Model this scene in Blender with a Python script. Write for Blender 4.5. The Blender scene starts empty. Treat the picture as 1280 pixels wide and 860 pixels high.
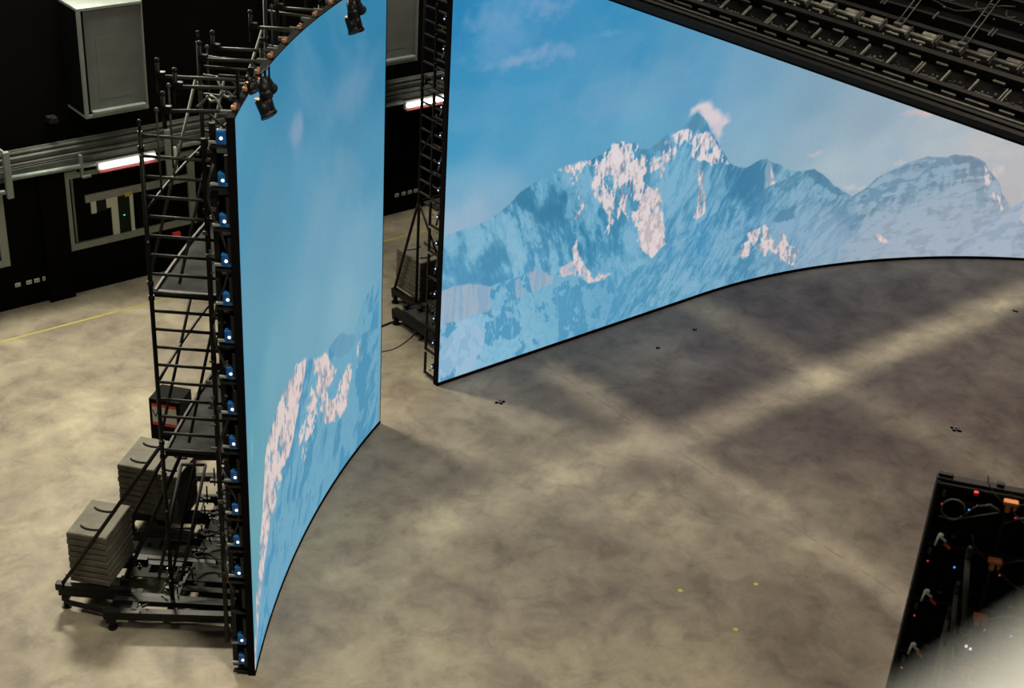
# LED volume seen from a gantry: curved LED walls showing a snowy mountain range, scaffold towers, ballast, black hall.
# Units are metres; the hall's own axes are UX (along the back wall) and VX (towards the back wall).
import bpy, bmesh, math, random
import numpy as np
from mathutils import Vector, Matrix

random.seed(7)
PI = math.pi
scene = bpy.context.scene
COL = scene.collection
HALL = math.radians(40.5)
UX = Vector((math.cos(HALL), math.sin(HALL), 0))
VX = Vector((-math.sin(HALL), math.cos(HALL), 0))
ZX = Vector((0, 0, 1))


def W(u, v, z=0.0):
    return UX * u + VX * v + ZX * z


# ------------------------------------------------------------------ materials
def srgb(r, g, b):
    def f(c):
        c /= 255.0
        return c / 12.92 if c <= 0.04045 else ((c + 0.055) / 1.055) ** 2.4
    return (f(r), f(g), f(b), 1.0)


def principled(name, col, rough=0.5, metal=0.0, spec=0.5, var=0.0, scale=6.0, bump=0.0):
    m = bpy.data.materials.new(name)
    m.use_nodes = True
    nt = m.node_tree
    b = nt.nodes['Principled BSDF']
    b.inputs['Base Color'].default_value = col
    b.inputs['Roughness'].default_value = rough
    b.inputs['Metallic'].default_value = metal
    b.inputs['Specular IOR Level'].default_value = spec
    if var > 0 or bump > 0:
        tc = nt.nodes.new('ShaderNodeTexCoord')
        n = nt.nodes.new('ShaderNodeTexNoise')
        n.inputs['Scale'].default_value = scale
        n.inputs['Detail'].default_value = 5
        nt.links.new(tc.outputs['Object'], n.inputs['Vector'])
        if var > 0:
            r = nt.nodes.new('ShaderNodeValToRGB')
            r.color_ramp.elements[0].position = 0.3
            r.color_ramp.elements[1].position = 0.7
            r.color_ramp.elements[0].color = tuple(c * (1 - var) for c in col[:3]) + (1,)
            r.color_ramp.elements[1].color = tuple(min(1, c * (1 + var)) for c in col[:3]) + (1,)
            nt.links.new(n.outputs['Fac'], r.inputs['Fac'])
            nt.links.new(r.outputs['Color'], b.inputs['Base Color'])
        if bump > 0:
            bp = nt.nodes.new('ShaderNodeBump')
            bp.inputs['Strength'].default_value = bump
            bp.inputs['Distance'].default_value = 0.01
            nt.links.new(n.outputs['Fac'], bp.inputs['Height'])
            nt.links.new(bp.outputs['Normal'], b.inputs['Normal'])
    return m


def emission(name, col, strength):
    m = bpy.data.materials.new(name)
    m.use_nodes = True
    nt = m.node_tree
    b = nt.nodes['Principled BSDF']
    b.inputs['Base Color'].default_value = col
    b.inputs['Emission Color'].default_value = col
    b.inputs['Emission Strength'].default_value = strength
    b.inputs['Roughness'].default_value = 0.4
    return m


def screen_material():
    m = bpy.data.materials.new('led_picture')
    m.use_nodes = True
    nt = m.node_tree
    b = nt.nodes['Principled BSDF']
    b.inputs['Base Color'].default_value = (0.01, 0.01, 0.012, 1)
    b.inputs['Roughness'].default_value = 0.75
    b.inputs['Specular IOR Level'].default_value = 0.1
    a = nt.nodes.new('ShaderNodeVertexColor')
    a.layer_name = 'picture'
    nt.links.new(a.outputs['Color'], b.inputs['Emission Color'])
    b.inputs['Emission Strength'].default_value = 1.0
    return m


def floor_material():
    m = bpy.data.materials.new('polished_concrete')
    m.use_nodes = True
    nt = m.node_tree
    L = nt.links.new
    b = nt.nodes['Principled BSDF']
    tc = nt.nodes.new('ShaderNodeTexCoord')
    rot = nt.nodes.new('ShaderNodeMapping')
    rot.inputs['Rotation'].default_value = (0, 0, -HALL)
    L(tc.outputs['Object'], rot.inputs['Vector'])

    def noise(scale, detail=4, rough=0.55, stretch=None, dist=0.0):
        n = nt.nodes.new('ShaderNodeTexNoise')
        n.inputs['Scale'].default_value = scale
        n.inputs['Detail'].default_value = detail
        n.inputs['Roughness'].default_value = rough
        n.inputs['Distortion'].default_value = dist
        if stretch:
            mp = nt.nodes.new('ShaderNodeMapping')
            mp.inputs['Scale'].default_value = stretch
            L(rot.outputs['Vector'], mp.inputs['Vector'])
            L(mp.outputs['Vector'], n.inputs['Vector'])
        else:
            L(rot.outputs['Vector'], n.inputs['Vector'])
        return n.outputs['Fac']

    def ramp(fac, stops):
        r = nt.nodes.new('ShaderNodeValToRGB')
        cr = r.color_ramp
        while len(cr.elements) < len(stops):
            cr.elements.new(0.5)
        for e, (p, c) in zip(cr.elements, stops):
            e.position = p
            e.color = c
        L(fac, r.inputs['Fac'])
        return r.outputs['Color']

    def mix(f, a, c, mode='MIX'):
        x = nt.nodes.new('ShaderNodeMix')
        x.data_type = 'RGBA'
        x.blend_type = mode
        if isinstance(f, float):
            x.inputs['Factor'].default_value = f
        else:
            L(f, x.inputs['Factor'])
        L(a, x.inputs['A'])
        L(c, x.inputs['B'])
        return x.outputs['Result']

    g = lambda v: (v, v, v, 1)
    base = ramp(noise(0.42, 5, 0.6, dist=0.3), [(0.30, FLOOR_DARK), (0.5, FLOOR_MID), (0.68, FLOOR_PALE)])
    tint = ramp(noise(1.1, 4, 0.6, dist=0.6), [(0.38, (0.83, 0.80, 0.81, 1)), (0.62, (1.06, 1.05, 1.0, 1))])
    col = mix(1.0, base, tint, 'MULTIPLY')
    blot = ramp(noise(1.9, 6, 0.66, dist=0.5), [(0.34, (0.70, 0.685, 0.685, 1)), (0.50, g(0.96)), (0.66, (1.10, 1.10, 1.06, 1))])
    col = mix(0.9, col, blot, 'MULTIPLY')
    fine = ramp(noise(14, 5, 0.7), [(0.3, g(0.93)), (0.7, g(1.05))])
    col = mix(1.0, col, fine, 'MULTIPLY')
    # pale scuffs and drips
    sc = ramp(noise(5.5, 3, 0.5, stretch=(0.25, 1.6, 1), dist=0.4), [(0.70, g(0.0)), (0.76, g(0.22))])
    pale = nt.nodes.new('ShaderNodeRGB')
    pale.outputs[0].default_value = FLOOR_PALE
    col = mix(sc, col, pale.outputs[0])
    # saw-cut joint in the slab
    sep = nt.nodes.new('ShaderNodeSeparateXYZ')
    L(rot.outputs['Vector'], sep.inputs['Vector'])

    def line(out, at, half):
        s = nt.nodes.new('ShaderNodeMath'); s.operation = 'SUBTRACT'; s.inputs[1].default_value = at
        L(out, s.inputs[0])
        a = nt.nodes.new('ShaderNodeMath'); a.operation = 'ABSOLUTE'
        L(s.outputs[0], a.inputs[0])
        c = nt.nodes.new('ShaderNodeMath'); c.operation = 'LESS_THAN'; c.inputs[1].default_value = half
        L(a.outputs[0], c.inputs[0])
        return c.outputs[0]
    dark = nt.nodes.new('ShaderNodeRGB')
    dark.outputs[0].default_value = tuple(c * 0.75 for c in FLOOR_DARK[:3]) + (1,)
    broken = ramp(noise(3.0, 2), [(0.42, g(0.0)), (0.55, g(0.7))])
    for at in (14.93,):
        mm = nt.nodes.new('ShaderNodeMath'); mm.operation = 'MULTIPLY'
        L(line(sep.outputs['X'], at, 0.014), mm.inputs[0])
        L(broken, mm.inputs[1])
        col = mix(mm.outputs[0], col, dark.outputs[0])
    L(col, b.inputs['Base Color'])
    rr = ramp(noise(1.7, 4, 0.6), [(0.3, g(0.42)), (0.7, g(0.62))])
    L(rr, b.inputs['Roughness'])
    b.inputs['Specular IOR Level'].default_value = 0.12
    return m


FLOOR_DARK = (0.215, 0.192, 0.160, 1)
FLOOR_MID = (0.300, 0.276, 0.215, 1)
FLOOR_PALE = (0.395, 0.368, 0.285, 1)

M = {}
M['black_metal'] = principled('black_powder_coated_steel', (0.006, 0.006, 0.006, 1), 0.5, 0.0, 0.25)
M['black_matt'] = principled('matt_black', (0.0035, 0.0035, 0.0035, 1), 0.8, 0, 0.06)
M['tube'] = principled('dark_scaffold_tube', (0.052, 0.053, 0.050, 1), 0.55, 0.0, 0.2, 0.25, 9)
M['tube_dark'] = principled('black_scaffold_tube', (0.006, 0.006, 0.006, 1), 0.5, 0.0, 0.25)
M['steel'] = principled('bare_steel', (0.42, 0.42, 0.40, 1), 0.38, 0.8, 0.5, 0.2, 20)
M['deck'] = principled('worn_deck_board', (0.046, 0.046, 0.044, 1), 0.8, 0, 0.06, 0.6, 3.5)
M['plate'] = principled('grey_base_plate', (0.026, 0.027, 0.024, 1), 0.7, 0.0, 0.15, 0.2, 4)
M['ballast'] = principled('cast_grey_ballast', (0.15, 0.142, 0.115, 1), 0.75, 0, 0.2, 0.22, 5, 0.3)
M['case'] = principled('black_case_laminate', (0.004, 0.004, 0.004, 1), 0.7, 0, 0.08)
M['blue'] = principled('blue_plastic', (0.010, 0.105, 0.33, 1), 0.4, 0, 0.4)
M['blue_dim'] = principled('dark_blue_plastic', (0.008, 0.03, 0.09, 1), 0.4, 0, 0.3)
M['top_orange'] = principled('faded_orange_plastic', (0.42, 0.22, 0.11, 1), 0.5, 0, 0.3)
M['orange'] = principled('orange_plastic', (0.50, 0.17, 0.06, 1), 0.5)
M['red_tag'] = principled('orange_red_plastic', (0.60, 0.085, 0.045, 1), 0.5)
M['red'] = principled('red_print', srgb(235, 60, 62), 0.6)
M['white'] = principled('white_paint', (0.72, 0.73, 0.70, 1), 0.45, 0, 0.4, 0.04, 8)
M['ink'] = principled('black_ink', (0.01, 0.01, 0.01, 1), 0.7)
M['wall'] = principled('black_painted_wall', (0.0042, 0.0042, 0.0038, 1), 0.85, 0, 0.03, 0.2, 0.8)
M['frame'] = principled('grey_green_frame_paint', (0.30, 0.335, 0.305, 1), 0.6, 0, 0.35, 0.10, 4)
M['mullion'] = principled('pale_mullion_paint', (0.66, 0.72, 0.64, 1), 0.6)
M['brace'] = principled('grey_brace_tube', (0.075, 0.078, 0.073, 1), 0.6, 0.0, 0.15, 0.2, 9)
M['glass'] = principled('dark_green_glass', (0.010, 0.018, 0.012, 1), 0.3, 0, 0.08)
M['duct'] = principled('galvanised_grey', (0.15, 0.172, 0.170, 1), 0.55, 0.0, 0.3, 0.18, 1.6)
M['duct_light'] = principled('pale_grey_trim', (0.22, 0.255, 0.245, 1), 0.55, 0.0, 0.3, 0.12, 3)
M['tray'] = principled('zinc_cable_tray', (0.11, 0.122, 0.110, 1), 0.55, 0.1, 0.3, 0.35, 3)
M['tray_green'] = principled('grey_green_conduit', (0.22, 0.27, 0.25, 1), 0.5, 0.2, 0.4, 0.3, 5)
M['lamp'] = emission('fluorescent_tube', (1.0, 0.97, 0.98, 1), 3.5)
M['lamp_red'] = principled('red_lamp_edge', srgb(150, 60, 55), 0.5)
M['led_white'] = emission('white_status_led', (0.85, 0.93, 1.0, 1), 1.1)
M['led_blue'] = emission('blue_status_led', (0.08, 0.35, 1.0, 1), 1.2)
M['led_red'] = emission('red_status_led', (1.0, 0.10, 0.08, 1), 0.45)
M['led_green'] = emission('green_status_led', (0.05, 0.9, 0.35, 1), 1.2)
M['led_amber'] = emission('amber_status_led', (1.0, 0.45, 0.15, 1), 1.3)
M['yellow'] = principled('yellow_tape', srgb(196, 190, 70), 0.6)
M['yellow_line'] = principled('worn_yellow_line', srgb(176, 168, 88), 0.7, 0, 0.2, 0.12, 6)
M['cable'] = principled('black_rubber_cable', (0.012, 0.012, 0.012, 1), 0.5)
M['grey_cable'] = principled('grey_cable', (0.13, 0.13, 0.125, 1), 0.5)
M['rig'] = principled('rig_grey_metal', (0.046, 0.047, 0.043, 1), 0.5, 0.1, 0.35, 0.35, 12)
M['rig_pale'] = principled('rig_pale_metal', (0.115, 0.118, 0.104, 1), 0.5, 0.1, 0.35, 0.4, 12)
M['rig_dark'] = principled('rig_dark_metal', (0.012, 0.012, 0.0115, 1), 0.55, 0.0, 0.25)
M['rig_edge'] = principled('rig_edge_black', (0.007, 0.007, 0.008, 1), 0.55, 0.0, 0.2)
M['floor'] = floor_material()
M['screen'] = screen_material()


# ------------------------------------------------------------------ geometry helpers
class MB:
    """collects boxes, tubes and plates in world space; build() links them as ONE mesh object"""
    def __init__(self):
        self.v, self.f, self.smooth = [], [], []

    def add(self, vs, fs, smooth=False):
        b = len(self.v)
        self.v += [Vector(p) for p in vs]
        self.f += [tuple(b + i for i in q) for q in fs]
        self.smooth += [smooth] * len(fs)
        return self

    def box(self, c, sx, sy, sz, ax=None, bevel=0.0):
        """centre, full sizes, axes (x, y, z)"""
        X, Y, Z = ax or (Vector((1, 0, 0)), Vector((0, 1, 0)), ZX)
        c = Vector(c)
        if bevel <= 0:
            vs = [c + X * (i * sx / 2) + Y * (j * sy / 2) + Z * (k * sz / 2) for k in (-1, 1) for j in (-1, 1) for i in (-1, 1)]
            return self.add(vs, [(0, 2, 3, 1), (4, 5, 7, 6), (0, 1, 5, 4), (2, 6, 7, 3), (0, 4, 6, 2), (1, 3, 7, 5)])
        bm = bmesh.new()
        bmesh.ops.create_cube(bm, size=1)
        for vv in bm.verts:
            vv.co = Vector((vv.co.x * sx, vv.co.y * sy, vv.co.z * sz))
        bmesh.ops.bevel(bm, geom=list(bm.edges), offset=bevel, segments=2, affect='EDGES', profile=0.6)
        bm.verts.index_update()
        vs = [c + X * q.co.x + Y * q.co.y + Z * q.co.z for q in bm.verts]
        fs = [tuple(q.index for q in f.verts) for f in bm.faces]
        bm.free()
        return self.add(vs, fs)

    def beam(self, p, q, w, h, up=ZX):
        """rectangular bar from p to q; w sideways, h along up"""
        p, q = Vector(p), Vector(q)
        d = (q - p)
        L = d.length
        d.normalize()
        s = d.cross(up).normalized()
        t = s.cross(d).normalized()
        return self.box((p + q) / 2, L, w, h, (d, s, t))

    def tube(self, p, q, r, n=10, r2=None):
        p, q = Vector(p), Vector(q)
        d = (q - p).normalized()
        a = d.orthogonal().normalized()
        b = d.cross(a)
        r2 = r if r2 is None else r2
        vs = []
        for (c, rr) in ((p, r), (q, r2)):
            vs += [c + (a * math.cos(2 * PI * i / n) + b * math.sin(2 * PI * i / n)) * rr for i in range(n)]
        fs = [(i, (i + 1) % n, n + (i + 1) % n, n + i) for i in range(n)]
        bb = len(self.v)
        self.add(vs, fs, True)
        self.f += [tuple(bb + i for i in reversed(range(n))), tuple(bb + n + i for i in range(n))]
        self.smooth += [False, False]
        return self

    def path(self, pts, r, n=8):
        pts = [Vector(p) for p in pts]
        vs, prev = [], None
        for i, p in enumerate(pts):
            d = (pts[min(i + 1, len(pts) - 1)] - pts[max(i - 1, 0)]).normalized()
            a = d.orthogonal().normalized() if prev is None else (prev - d * prev.dot(d)).normalized()
            prev = a
            b = d.cross(a)
            vs += [p + (a * math.cos(2 * PI * k / n) + b * math.sin(2 * PI * k / n)) * r for k in range(n)]
        fs = []
        for i in range(len(pts) - 1):
            for k in range(n):
                fs.append((i * n + k, i * n + (k + 1) % n, (i + 1) * n + (k + 1) % n, (i + 1) * n + k))
        bb = len(self.v)
        self.add(vs, fs, True)
        m = (len(pts) - 1) * n
        self.f += [tuple(bb + i for i in reversed(range(n))), tuple(bb + m + i for i in range(n))]
        self.smooth += [False, False]
        return self

    def ball(self, c, r, n=10, sc=(1, 1, 1)):
        bm = bmesh.new()
        bmesh.ops.create_uvsphere(bm, u_segments=n, v_segments=max(5, n // 2 + 1), radius=r)
        bm.verts.index_update()
        vs = [Vector(c) + Vector((q.co.x * sc[0], q.co.y * sc[1], q.co.z * sc[2])) for q in bm.verts]
        fs = [tuple(q.index for q in f.verts) for f in bm.faces]
        bm.free()
        return self.add(vs, fs, True)

    def prism(self, poly, d):
        """extrude a planar polygon (world points) by vector d"""
        n = len(poly)
        poly = [Vector(p) for p in poly]
        vs = poly + [p + Vector(d) for p in poly]
        fs = [tuple(reversed(range(n))), tuple(range(n, 2 * n))] + [(i, (i + 1) % n, n + (i + 1) % n, n + i) for i in range(n)]
        return self.add(vs, fs)

    def build(self, name, mat, parent=None, origin=None):
        o0 = Vector((0, 0, 0))
        if parent is not None:
            q = parent
            while q is not None:
                o0 = o0 + q.location
                q = q.parent
        own = Vector((0, 0, 0))
        if parent is None:
            if origin is None:
                lo = Vector([min(p[i] for p in self.v) for i in range(3)])
                hi = Vector([max(p[i] for p in self.v) for i in range(3)])
                origin = Vector(((lo.x + hi.x) / 2, (lo.y + hi.y) / 2, lo.z))
            own = Vector(origin)
        me = bpy.data.meshes.new(name)
        me.from_pydata([tuple(p - o0 - own) for p in self.v], [], self.f)
        me.polygons.foreach_set('use_smooth', self.smooth)
        me.update()
        bm = bmesh.new()
        bm.from_mesh(me)
        bmesh.ops.recalc_face_normals(bm, faces=bm.faces)
        bm.to_mesh(me)
        bm.free()
        me.materials.append(M[mat] if isinstance(mat, str) else mat)
        o = bpy.data.objects.new(name, me)
        COL.objects.link(o)
        if parent is not None:
            o.parent = parent
        else:
            o.location = own
        return o


def tag(o, label=None, cat=None, group=None, kind=None):
    if label: o['label'] = label
    if cat: o['category'] = cat
    if group: o['group'] = group
    if kind: o['kind'] = kind
    return o


def thing(name, label, cat, loc, group=None):
    o = bpy.data.objects.new(name, None)
    o.empty_display_size = 0.2
    COL.objects.link(o)
    o.location = loc
    return tag(o, label, cat, group)


def copy_tree(o, parent=None):
    c = o.copy()
    COL.objects.link(c)
    c.parent = parent
    for ch in list(o.children):
        copy_tree(ch, c)
    return c


def letters(text, centre, height, right, up, out, mat, name, parent, depth=0.002):
    cu = bpy.data.curves.new(name, 'FONT')
    cu.body = text
    cu.size = height * 1.4
    cu.align_x = 'CENTER'
    cu.align_y = 'CENTER'
    cu.extrude = depth
    tmp = bpy.data.objects.new(name, cu)
    COL.objects.link(tmp)
    dg = bpy.context.evaluated_depsgraph_get()
    me = bpy.data.meshes.new_from_object(tmp.evaluated_get(dg))
    bpy.data.objects.remove(tmp)
    bpy.data.curves.remove(cu)
    mtx = Matrix((right, up, out)).transposed().to_4x4()
    mtx.translation = Vector(centre) - parent.location
    me.transform(mtx)
    me.materials.clear()
    me.materials.append(M[mat])
    o = bpy.data.objects.new(name, me)
    COL.objects.link(o)
    o.parent = parent
    return o

# ------------------------------------------------------------------ the picture the LED walls show
# outlines in metres on each wall: (distance along the wall, height)
MAIN = {
    'ridge_far': [(12.4,1.15),(12.93,1.22),(13.4,1.46),(13.59,1.69),(13.73,1.73),(13.83,1.75),(14.04,1.71)],
    'ridge_gap': [(9.82,1.58),(10.0,1.68),(10.15,1.71),(10.35,1.67),(10.62,1.63)],
    'ridge_dome': [(9.72,1.32),(10.14,1.55),(10.5,1.76),(10.69,1.95),(10.94,2.06),(11.22,2.18),(11.46,2.28),(11.77,2.35),(12.15,2.33),(12.39,2.38),(12.69,2.36),(12.91,2.3),(13.1,2.19),(13.18,2.06),(13.32,1.94),(13.5,1.76),(13.63,1.51),(13.85,1.25),(14.14,0.94),(14.46,0.68)],
    'ridge_right': [(12.82,0.06),(13.17,0.52),(13.58,0.91),(13.76,1.08),(13.88,1.2),(14.12,1.36)],
    'ridge_main': [(-0.03,2.81),(0.04,2.84),(0.36,2.86),(0.65,2.86),(0.95,2.92),(1.18,3.01),(1.37,3.09),(1.51,3.2),(1.62,3.28),(1.69,3.3),(2.11,3.44),(2.42,3.51),(2.72,3.57),(2.98,3.57),(3.31,3.56),(3.56,3.69),(3.74,3.76),(4.19,3.69),(4.39,3.51),(4.6,3.49),(4.92,3.64),(5.06,3.7),(5.34,3.7),(5.54,3.83),(5.73,3.98),(5.93,3.84),(6.17,3.54),(6.44,3.22),(6.8,2.79),(6.96,2.68),(7.29,2.58),(7.48,2.64),(7.68,2.7),(7.83,2.69),(7.93,2.59),(8.19,2.5),(8.5,2.33),(8.71,2.29),(9.38,2.01),(10.07,1.5)],
    'ridge_near': [(3.91,-0.01),(4.09,0.62),(4.28,0.99),(4.99,1.21),(5.21,1.39),(5.68,1.54),(6.3,1.7),(6.62,1.78),(6.95,1.76),(7.29,1.76),(7.62,1.88),(7.92,2.03),(8.25,2.14),(8.56,2.23),(8.81,2.28),(9.08,2.29),(9.38,2.1),(9.68,1.87),(10.05,1.63),(10.2,1.54),(10.51,1.24),(11.01,0.69),(11.63,0.0)],
    'shelf': [(0.01,1.85),(0.3,1.85),(0.66,1.8),(1.08,1.65),(1.34,1.67),(1.63,1.66),(1.9,1.69),(2.13,1.7),(2.52,1.46),(2.68,1.42),(2.99,1.35),(3.23,1.22),(3.45,1.07),(3.68,1.06),(3.92,1.1),(4.16,0.46),(4.38,0.03)],
    'cliff': [(0.01,1.85),(0.3,1.85),(0.66,1.8),(1.08,1.65),(1.11,1.17),(0.85,1.18),(0.57,1.17),(0.3,1.18),(0.04,1.19)],
    'cliffb': [(1.63,1.63),(1.75,1.64),(1.84,1.22),(1.69,1.3)],
    'cliffc': [(1.91,1.68),(2.13,1.7),(2.29,1.61),(2.52,1.46),(2.52,1.31),(2.31,1.32),(2.18,1.29),(2.06,1.26)],
    'sunA': [(2.42,3.51),(2.98,3.56),(3.31,3.55),(3.56,3.68),(3.74,3.75),(4.2,3.68),(4.4,3.49),(4.51,3.29),(4.58,3.04),(4.43,2.96),(4.6,2.65),(4.62,2.77),(4.92,2.64),(5.04,2.52),(5.12,2.18),(5.25,1.69),(5.3,1.38),(5.01,1.2),(4.71,1.44),(4.55,1.69),(4.51,1.95),(4.37,2.09),(4.35,2.26),(4.52,2.31),(4.28,2.63),(4.19,2.58),(4.27,2.37),(4.26,2.16),(4.01,2.43),(3.99,2.15),(3.86,2.21),(3.77,1.94),(3.7,2.05),(3.76,2.36),(3.54,2.61),(3.32,2.87),(3.21,3.17),(3.29,3.41),(3.11,3.52),(2.98,3.37),(2.87,3.16),(2.77,3.11),(2.7,3.21),(2.7,3.38)],
    'sunAs': [(4.5,2.06),(4.8,2.09),(5.11,1.95),(5.3,1.38),(5.01,1.2),(4.71,1.44),(4.56,1.72)],
    'sunAt': [(4.06,3.41),(4.24,3.19),(4.49,3.01),(4.58,2.77),(4.46,2.78),(4.21,3.11),(4.03,3.29)],
    'sunAu': [(4.28,2.32),(4.52,2.31),(4.51,2.66),(4.71,2.68),(4.93,2.57),(5.07,2.19),(5.11,1.95),(4.56,2.05)],
    'sunB': [(4.98,3.58),(5.33,3.69),(5.56,3.67),(5.85,3.56),(6.06,3.56),(6.32,3.31),(6.63,2.95),(6.79,2.77),(6.64,2.77),(6.4,2.86),(6.28,2.82),(6.08,2.98),(5.82,3.01),(5.71,3.18),(5.72,3.33),(5.49,3.47),(5.31,3.35),(5.24,3.14),(5.1,3.09),(5.06,2.83),(4.93,2.87),(4.97,3.12),(4.9,3.05),(4.66,3.02),(4.55,3.28),(4.68,3.31),(4.95,3.26)],
    'sunC': [(5.92,2.89),(6.11,2.81),(6.24,2.29),(6.3,1.85),(6.08,1.75),(5.98,1.81),(6.06,2.09),(6.01,2.51)],
    'sunD': [(2.92,3.08),(3.01,2.91),(3.09,2.69),(3.07,2.54),(2.95,2.48),(2.91,2.5),(3.0,2.71),(2.95,2.92)],
    'sunE': [(2.98,2.13),(3.05,1.86),(3.19,1.62),(3.35,1.37),(3.52,1.12),(3.4,1.1),(3.23,1.27),(2.98,1.39),(2.68,1.42),(2.64,1.57),(2.81,1.64),(2.95,1.68),(2.93,1.92)],
    'sunE2': [(3.44,1.12),(3.61,1.18),(3.64,1.3),(3.73,1.19),(3.93,1.14),(3.8,1.09),(3.58,1.08)],
    'sunF': [(7.46,0.66),(7.47,0.92),(7.64,0.98),(7.61,1.14),(7.91,1.2),(8.05,1.27),(8.15,1.14),(8.29,0.85),(8.45,0.9),(8.44,1.06),(8.65,0.83),(8.81,0.64),(9.11,0.47),(9.04,0.37),(8.96,0.27),(9.05,0.13),(8.71,0.26),(8.41,0.53),(8.24,0.68),(8.17,0.5),(8.06,0.63),(7.91,0.78),(7.76,0.63),(7.55,0.6)],
    'sunG': [(10.9,0.67),(11.02,0.64),(11.18,0.52),(11.31,0.43),(11.14,0.44),(11.0,0.53)],
    'cliffH': [(7.86,2.04),(7.83,2.4),(7.84,2.67),(7.95,2.57),(8.06,2.32),(8.15,2.05),(8.02,2.07)],
    'sunH': [(7.95,2.55),(8.06,2.32),(8.15,2.05),(8.08,2.07),(8.0,2.29)],
    'sunI': [(13.1,2.18),(13.2,2.02),(13.38,1.7),(13.52,1.5),(13.77,1.15),(13.71,1.12),(13.48,1.38),(13.26,1.63),(13.15,1.88)],
    'dark5': [(5.72,3.98),(5.93,3.84),(5.97,3.63),(5.95,3.51),(5.8,3.63),(5.67,3.65),(5.56,3.7),(5.47,3.75),(5.56,3.83)],
    'dark6': [(4.6,3.48),(4.91,3.64),(5.0,3.57),(5.01,3.39),(4.77,3.4)],
    'darkR': [(12.28,2.36),(12.69,2.35),(12.92,2.28),(13.1,2.18),(13.14,2.06),(12.93,2.12),(12.7,2.21),(12.54,2.16),(12.35,2.2)],
    'darkL': [(8.46,1.5),(8.77,1.57),(8.8,1.3),(8.61,1.24),(8.21,1.27),(8.3,1.38)],
    'darkK': [(8.82,2.27),(9.09,2.29),(9.39,2.1),(9.69,1.86),(10.1,1.57),(9.85,1.63),(9.53,1.77),(9.19,1.98),(8.95,2.19)],
    'snowS': [(-0.01,1.33),(0.3,1.18),(0.57,1.17),(0.86,0.98),(1.13,0.53),(1.01,0.29),(0.81,-0.05),(0.04,0.06)],
    'cloudA': [(5.52,3.93),(5.55,4.09),(5.79,4.18),(6.06,4.18),(6.15,4.02),(6.35,3.87),(6.53,3.79),(6.67,3.64),(6.53,3.56),(6.52,3.4),(6.44,3.27),(6.2,3.51),(5.94,3.79),(5.72,3.97)],
    'cl': [(11.34,3.33),(11.11,3.31),(11.57,3.29),(9.05,2.6),(9.18,2.64),(12.16,2.71),(1.67,5.63),(1.1,5.61),(2.27,5.6),(2.02,6.37),(1.68,6.54),(0.81,6.33),(0.91,6.0),(10.06,1.77),(10.3,1.73),(13.38,1.95),(13.45,2.1),(11.16,2.23),(3.08,4.58),(4.2,4.61),(2.37,4.57),(0.27,3.15),(3.31,5.78)],
}
WING = {
    'ridge': [(6.19,2.78),(6.01,2.69),(5.62,2.6),(5.4,2.36),(5.25,2.18),(4.96,2.32),(4.66,2.5),(4.25,2.49),(4.07,2.48),(3.82,2.53),(3.68,2.65),(3.54,2.7),(3.29,2.78),(3.08,2.93),(2.71,2.97),(2.31,2.93),(1.78,2.87),(1.41,2.76),(1.11,2.55),(0.93,2.12),(0.64,1.59),(0.34,1.07),(0.09,0.51),(-0.02,0.08)],
    'w1': [(3.08,2.94),(3.26,2.8),(3.1,2.57),(2.86,2.26),(2.58,1.98),(2.37,1.84),(2.12,1.81),(1.86,1.86),(1.94,1.69),(1.61,1.55),(1.23,1.47),(1.0,1.2),(0.59,0.87),(0.23,0.39),(0.06,-0.02),(-0.05,0.08),(0.16,0.71),(0.42,1.26),(0.64,1.59),(0.92,2.13),(1.07,2.58),(1.41,2.77),(1.78,2.88),(2.31,2.93),(2.71,2.97)],
    'w2': [(3.54,2.62),(3.82,2.55),(4.1,2.48),(4.26,2.22),(4.53,1.94),(4.29,1.86),(4.09,1.82),(4.19,1.62),(4.5,1.5),(4.63,1.65),(4.9,1.76),(5.09,1.75),(5.16,1.62),(5.03,1.36),(4.94,1.06),(4.63,1.05),(4.08,1.28),(3.84,1.66),(3.67,2.03),(3.6,2.35)],
    'w3': [(3.46,2.3),(3.67,1.99),(3.8,1.71),(3.58,1.57),(3.32,1.39),(3.05,1.25),(2.9,1.36),(3.06,1.55),(3.22,1.78),(2.83,1.63),(2.81,1.84),(3.16,2.02)],
    'w4': [(5.35,2.04),(5.57,1.86),(5.45,1.56),(5.36,1.51),(5.38,1.81)],
    'w5': [(5.91,1.94),(6.1,1.81),(6.01,1.75)],
    'd1': [(4.66,2.49),(5.22,2.2),(5.35,2.05),(5.03,1.99),(4.63,2.06),(4.23,2.46)],
    'cl': [(0.35,3.21),(0.32,3.39),(0.22,3.12),(2.91,6.26),(2.97,6.1),(4.81,6.09),(5.54,6.15),(1.6,7.77),(3.87,4.93),(5.13,3.8)],
}
MAIN_SKY = [(0.03,6.5,40,128,178),(1.21,6.22,72,146,190),(2.22,6.08,62,140,186),(3.45,6.06,52,138,184),(0.24,5.33,55,140,184),(1.46,5.13,66,147,190),(2.69,4.93,74,148,188),(3.9,5.44,66,143,185),(5.28,5.24,84,148,185),(5.38,4.64,96,155,190),(0.2,4.41,66,148,188),(1.37,4.19,78,152,190),(2.78,4.07,88,157,192),(4.28,4.09,102,164,195),(0.25,3.58,112,166,196),(0.6,3.14,150,181,204),(1.17,3.38,126,172,200),(0.11,2.97,152,182,204),(2.09,3.76,96,160,193),(7.1,4.37,112,160,190),(7.26,3.56,128,172,197),(7.38,2.89,138,180,202),(8.65,3.7,128,168,192),(8.79,3.02,148,182,203),(9.57,2.08,172,198,210),(10.29,3.22,148,178,198),(10.63,2.51,168,193,207),(11.89,2.63,178,196,206),(13.18,2.45,192,199,203),(13.8,2.02,198,198,198)]
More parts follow.
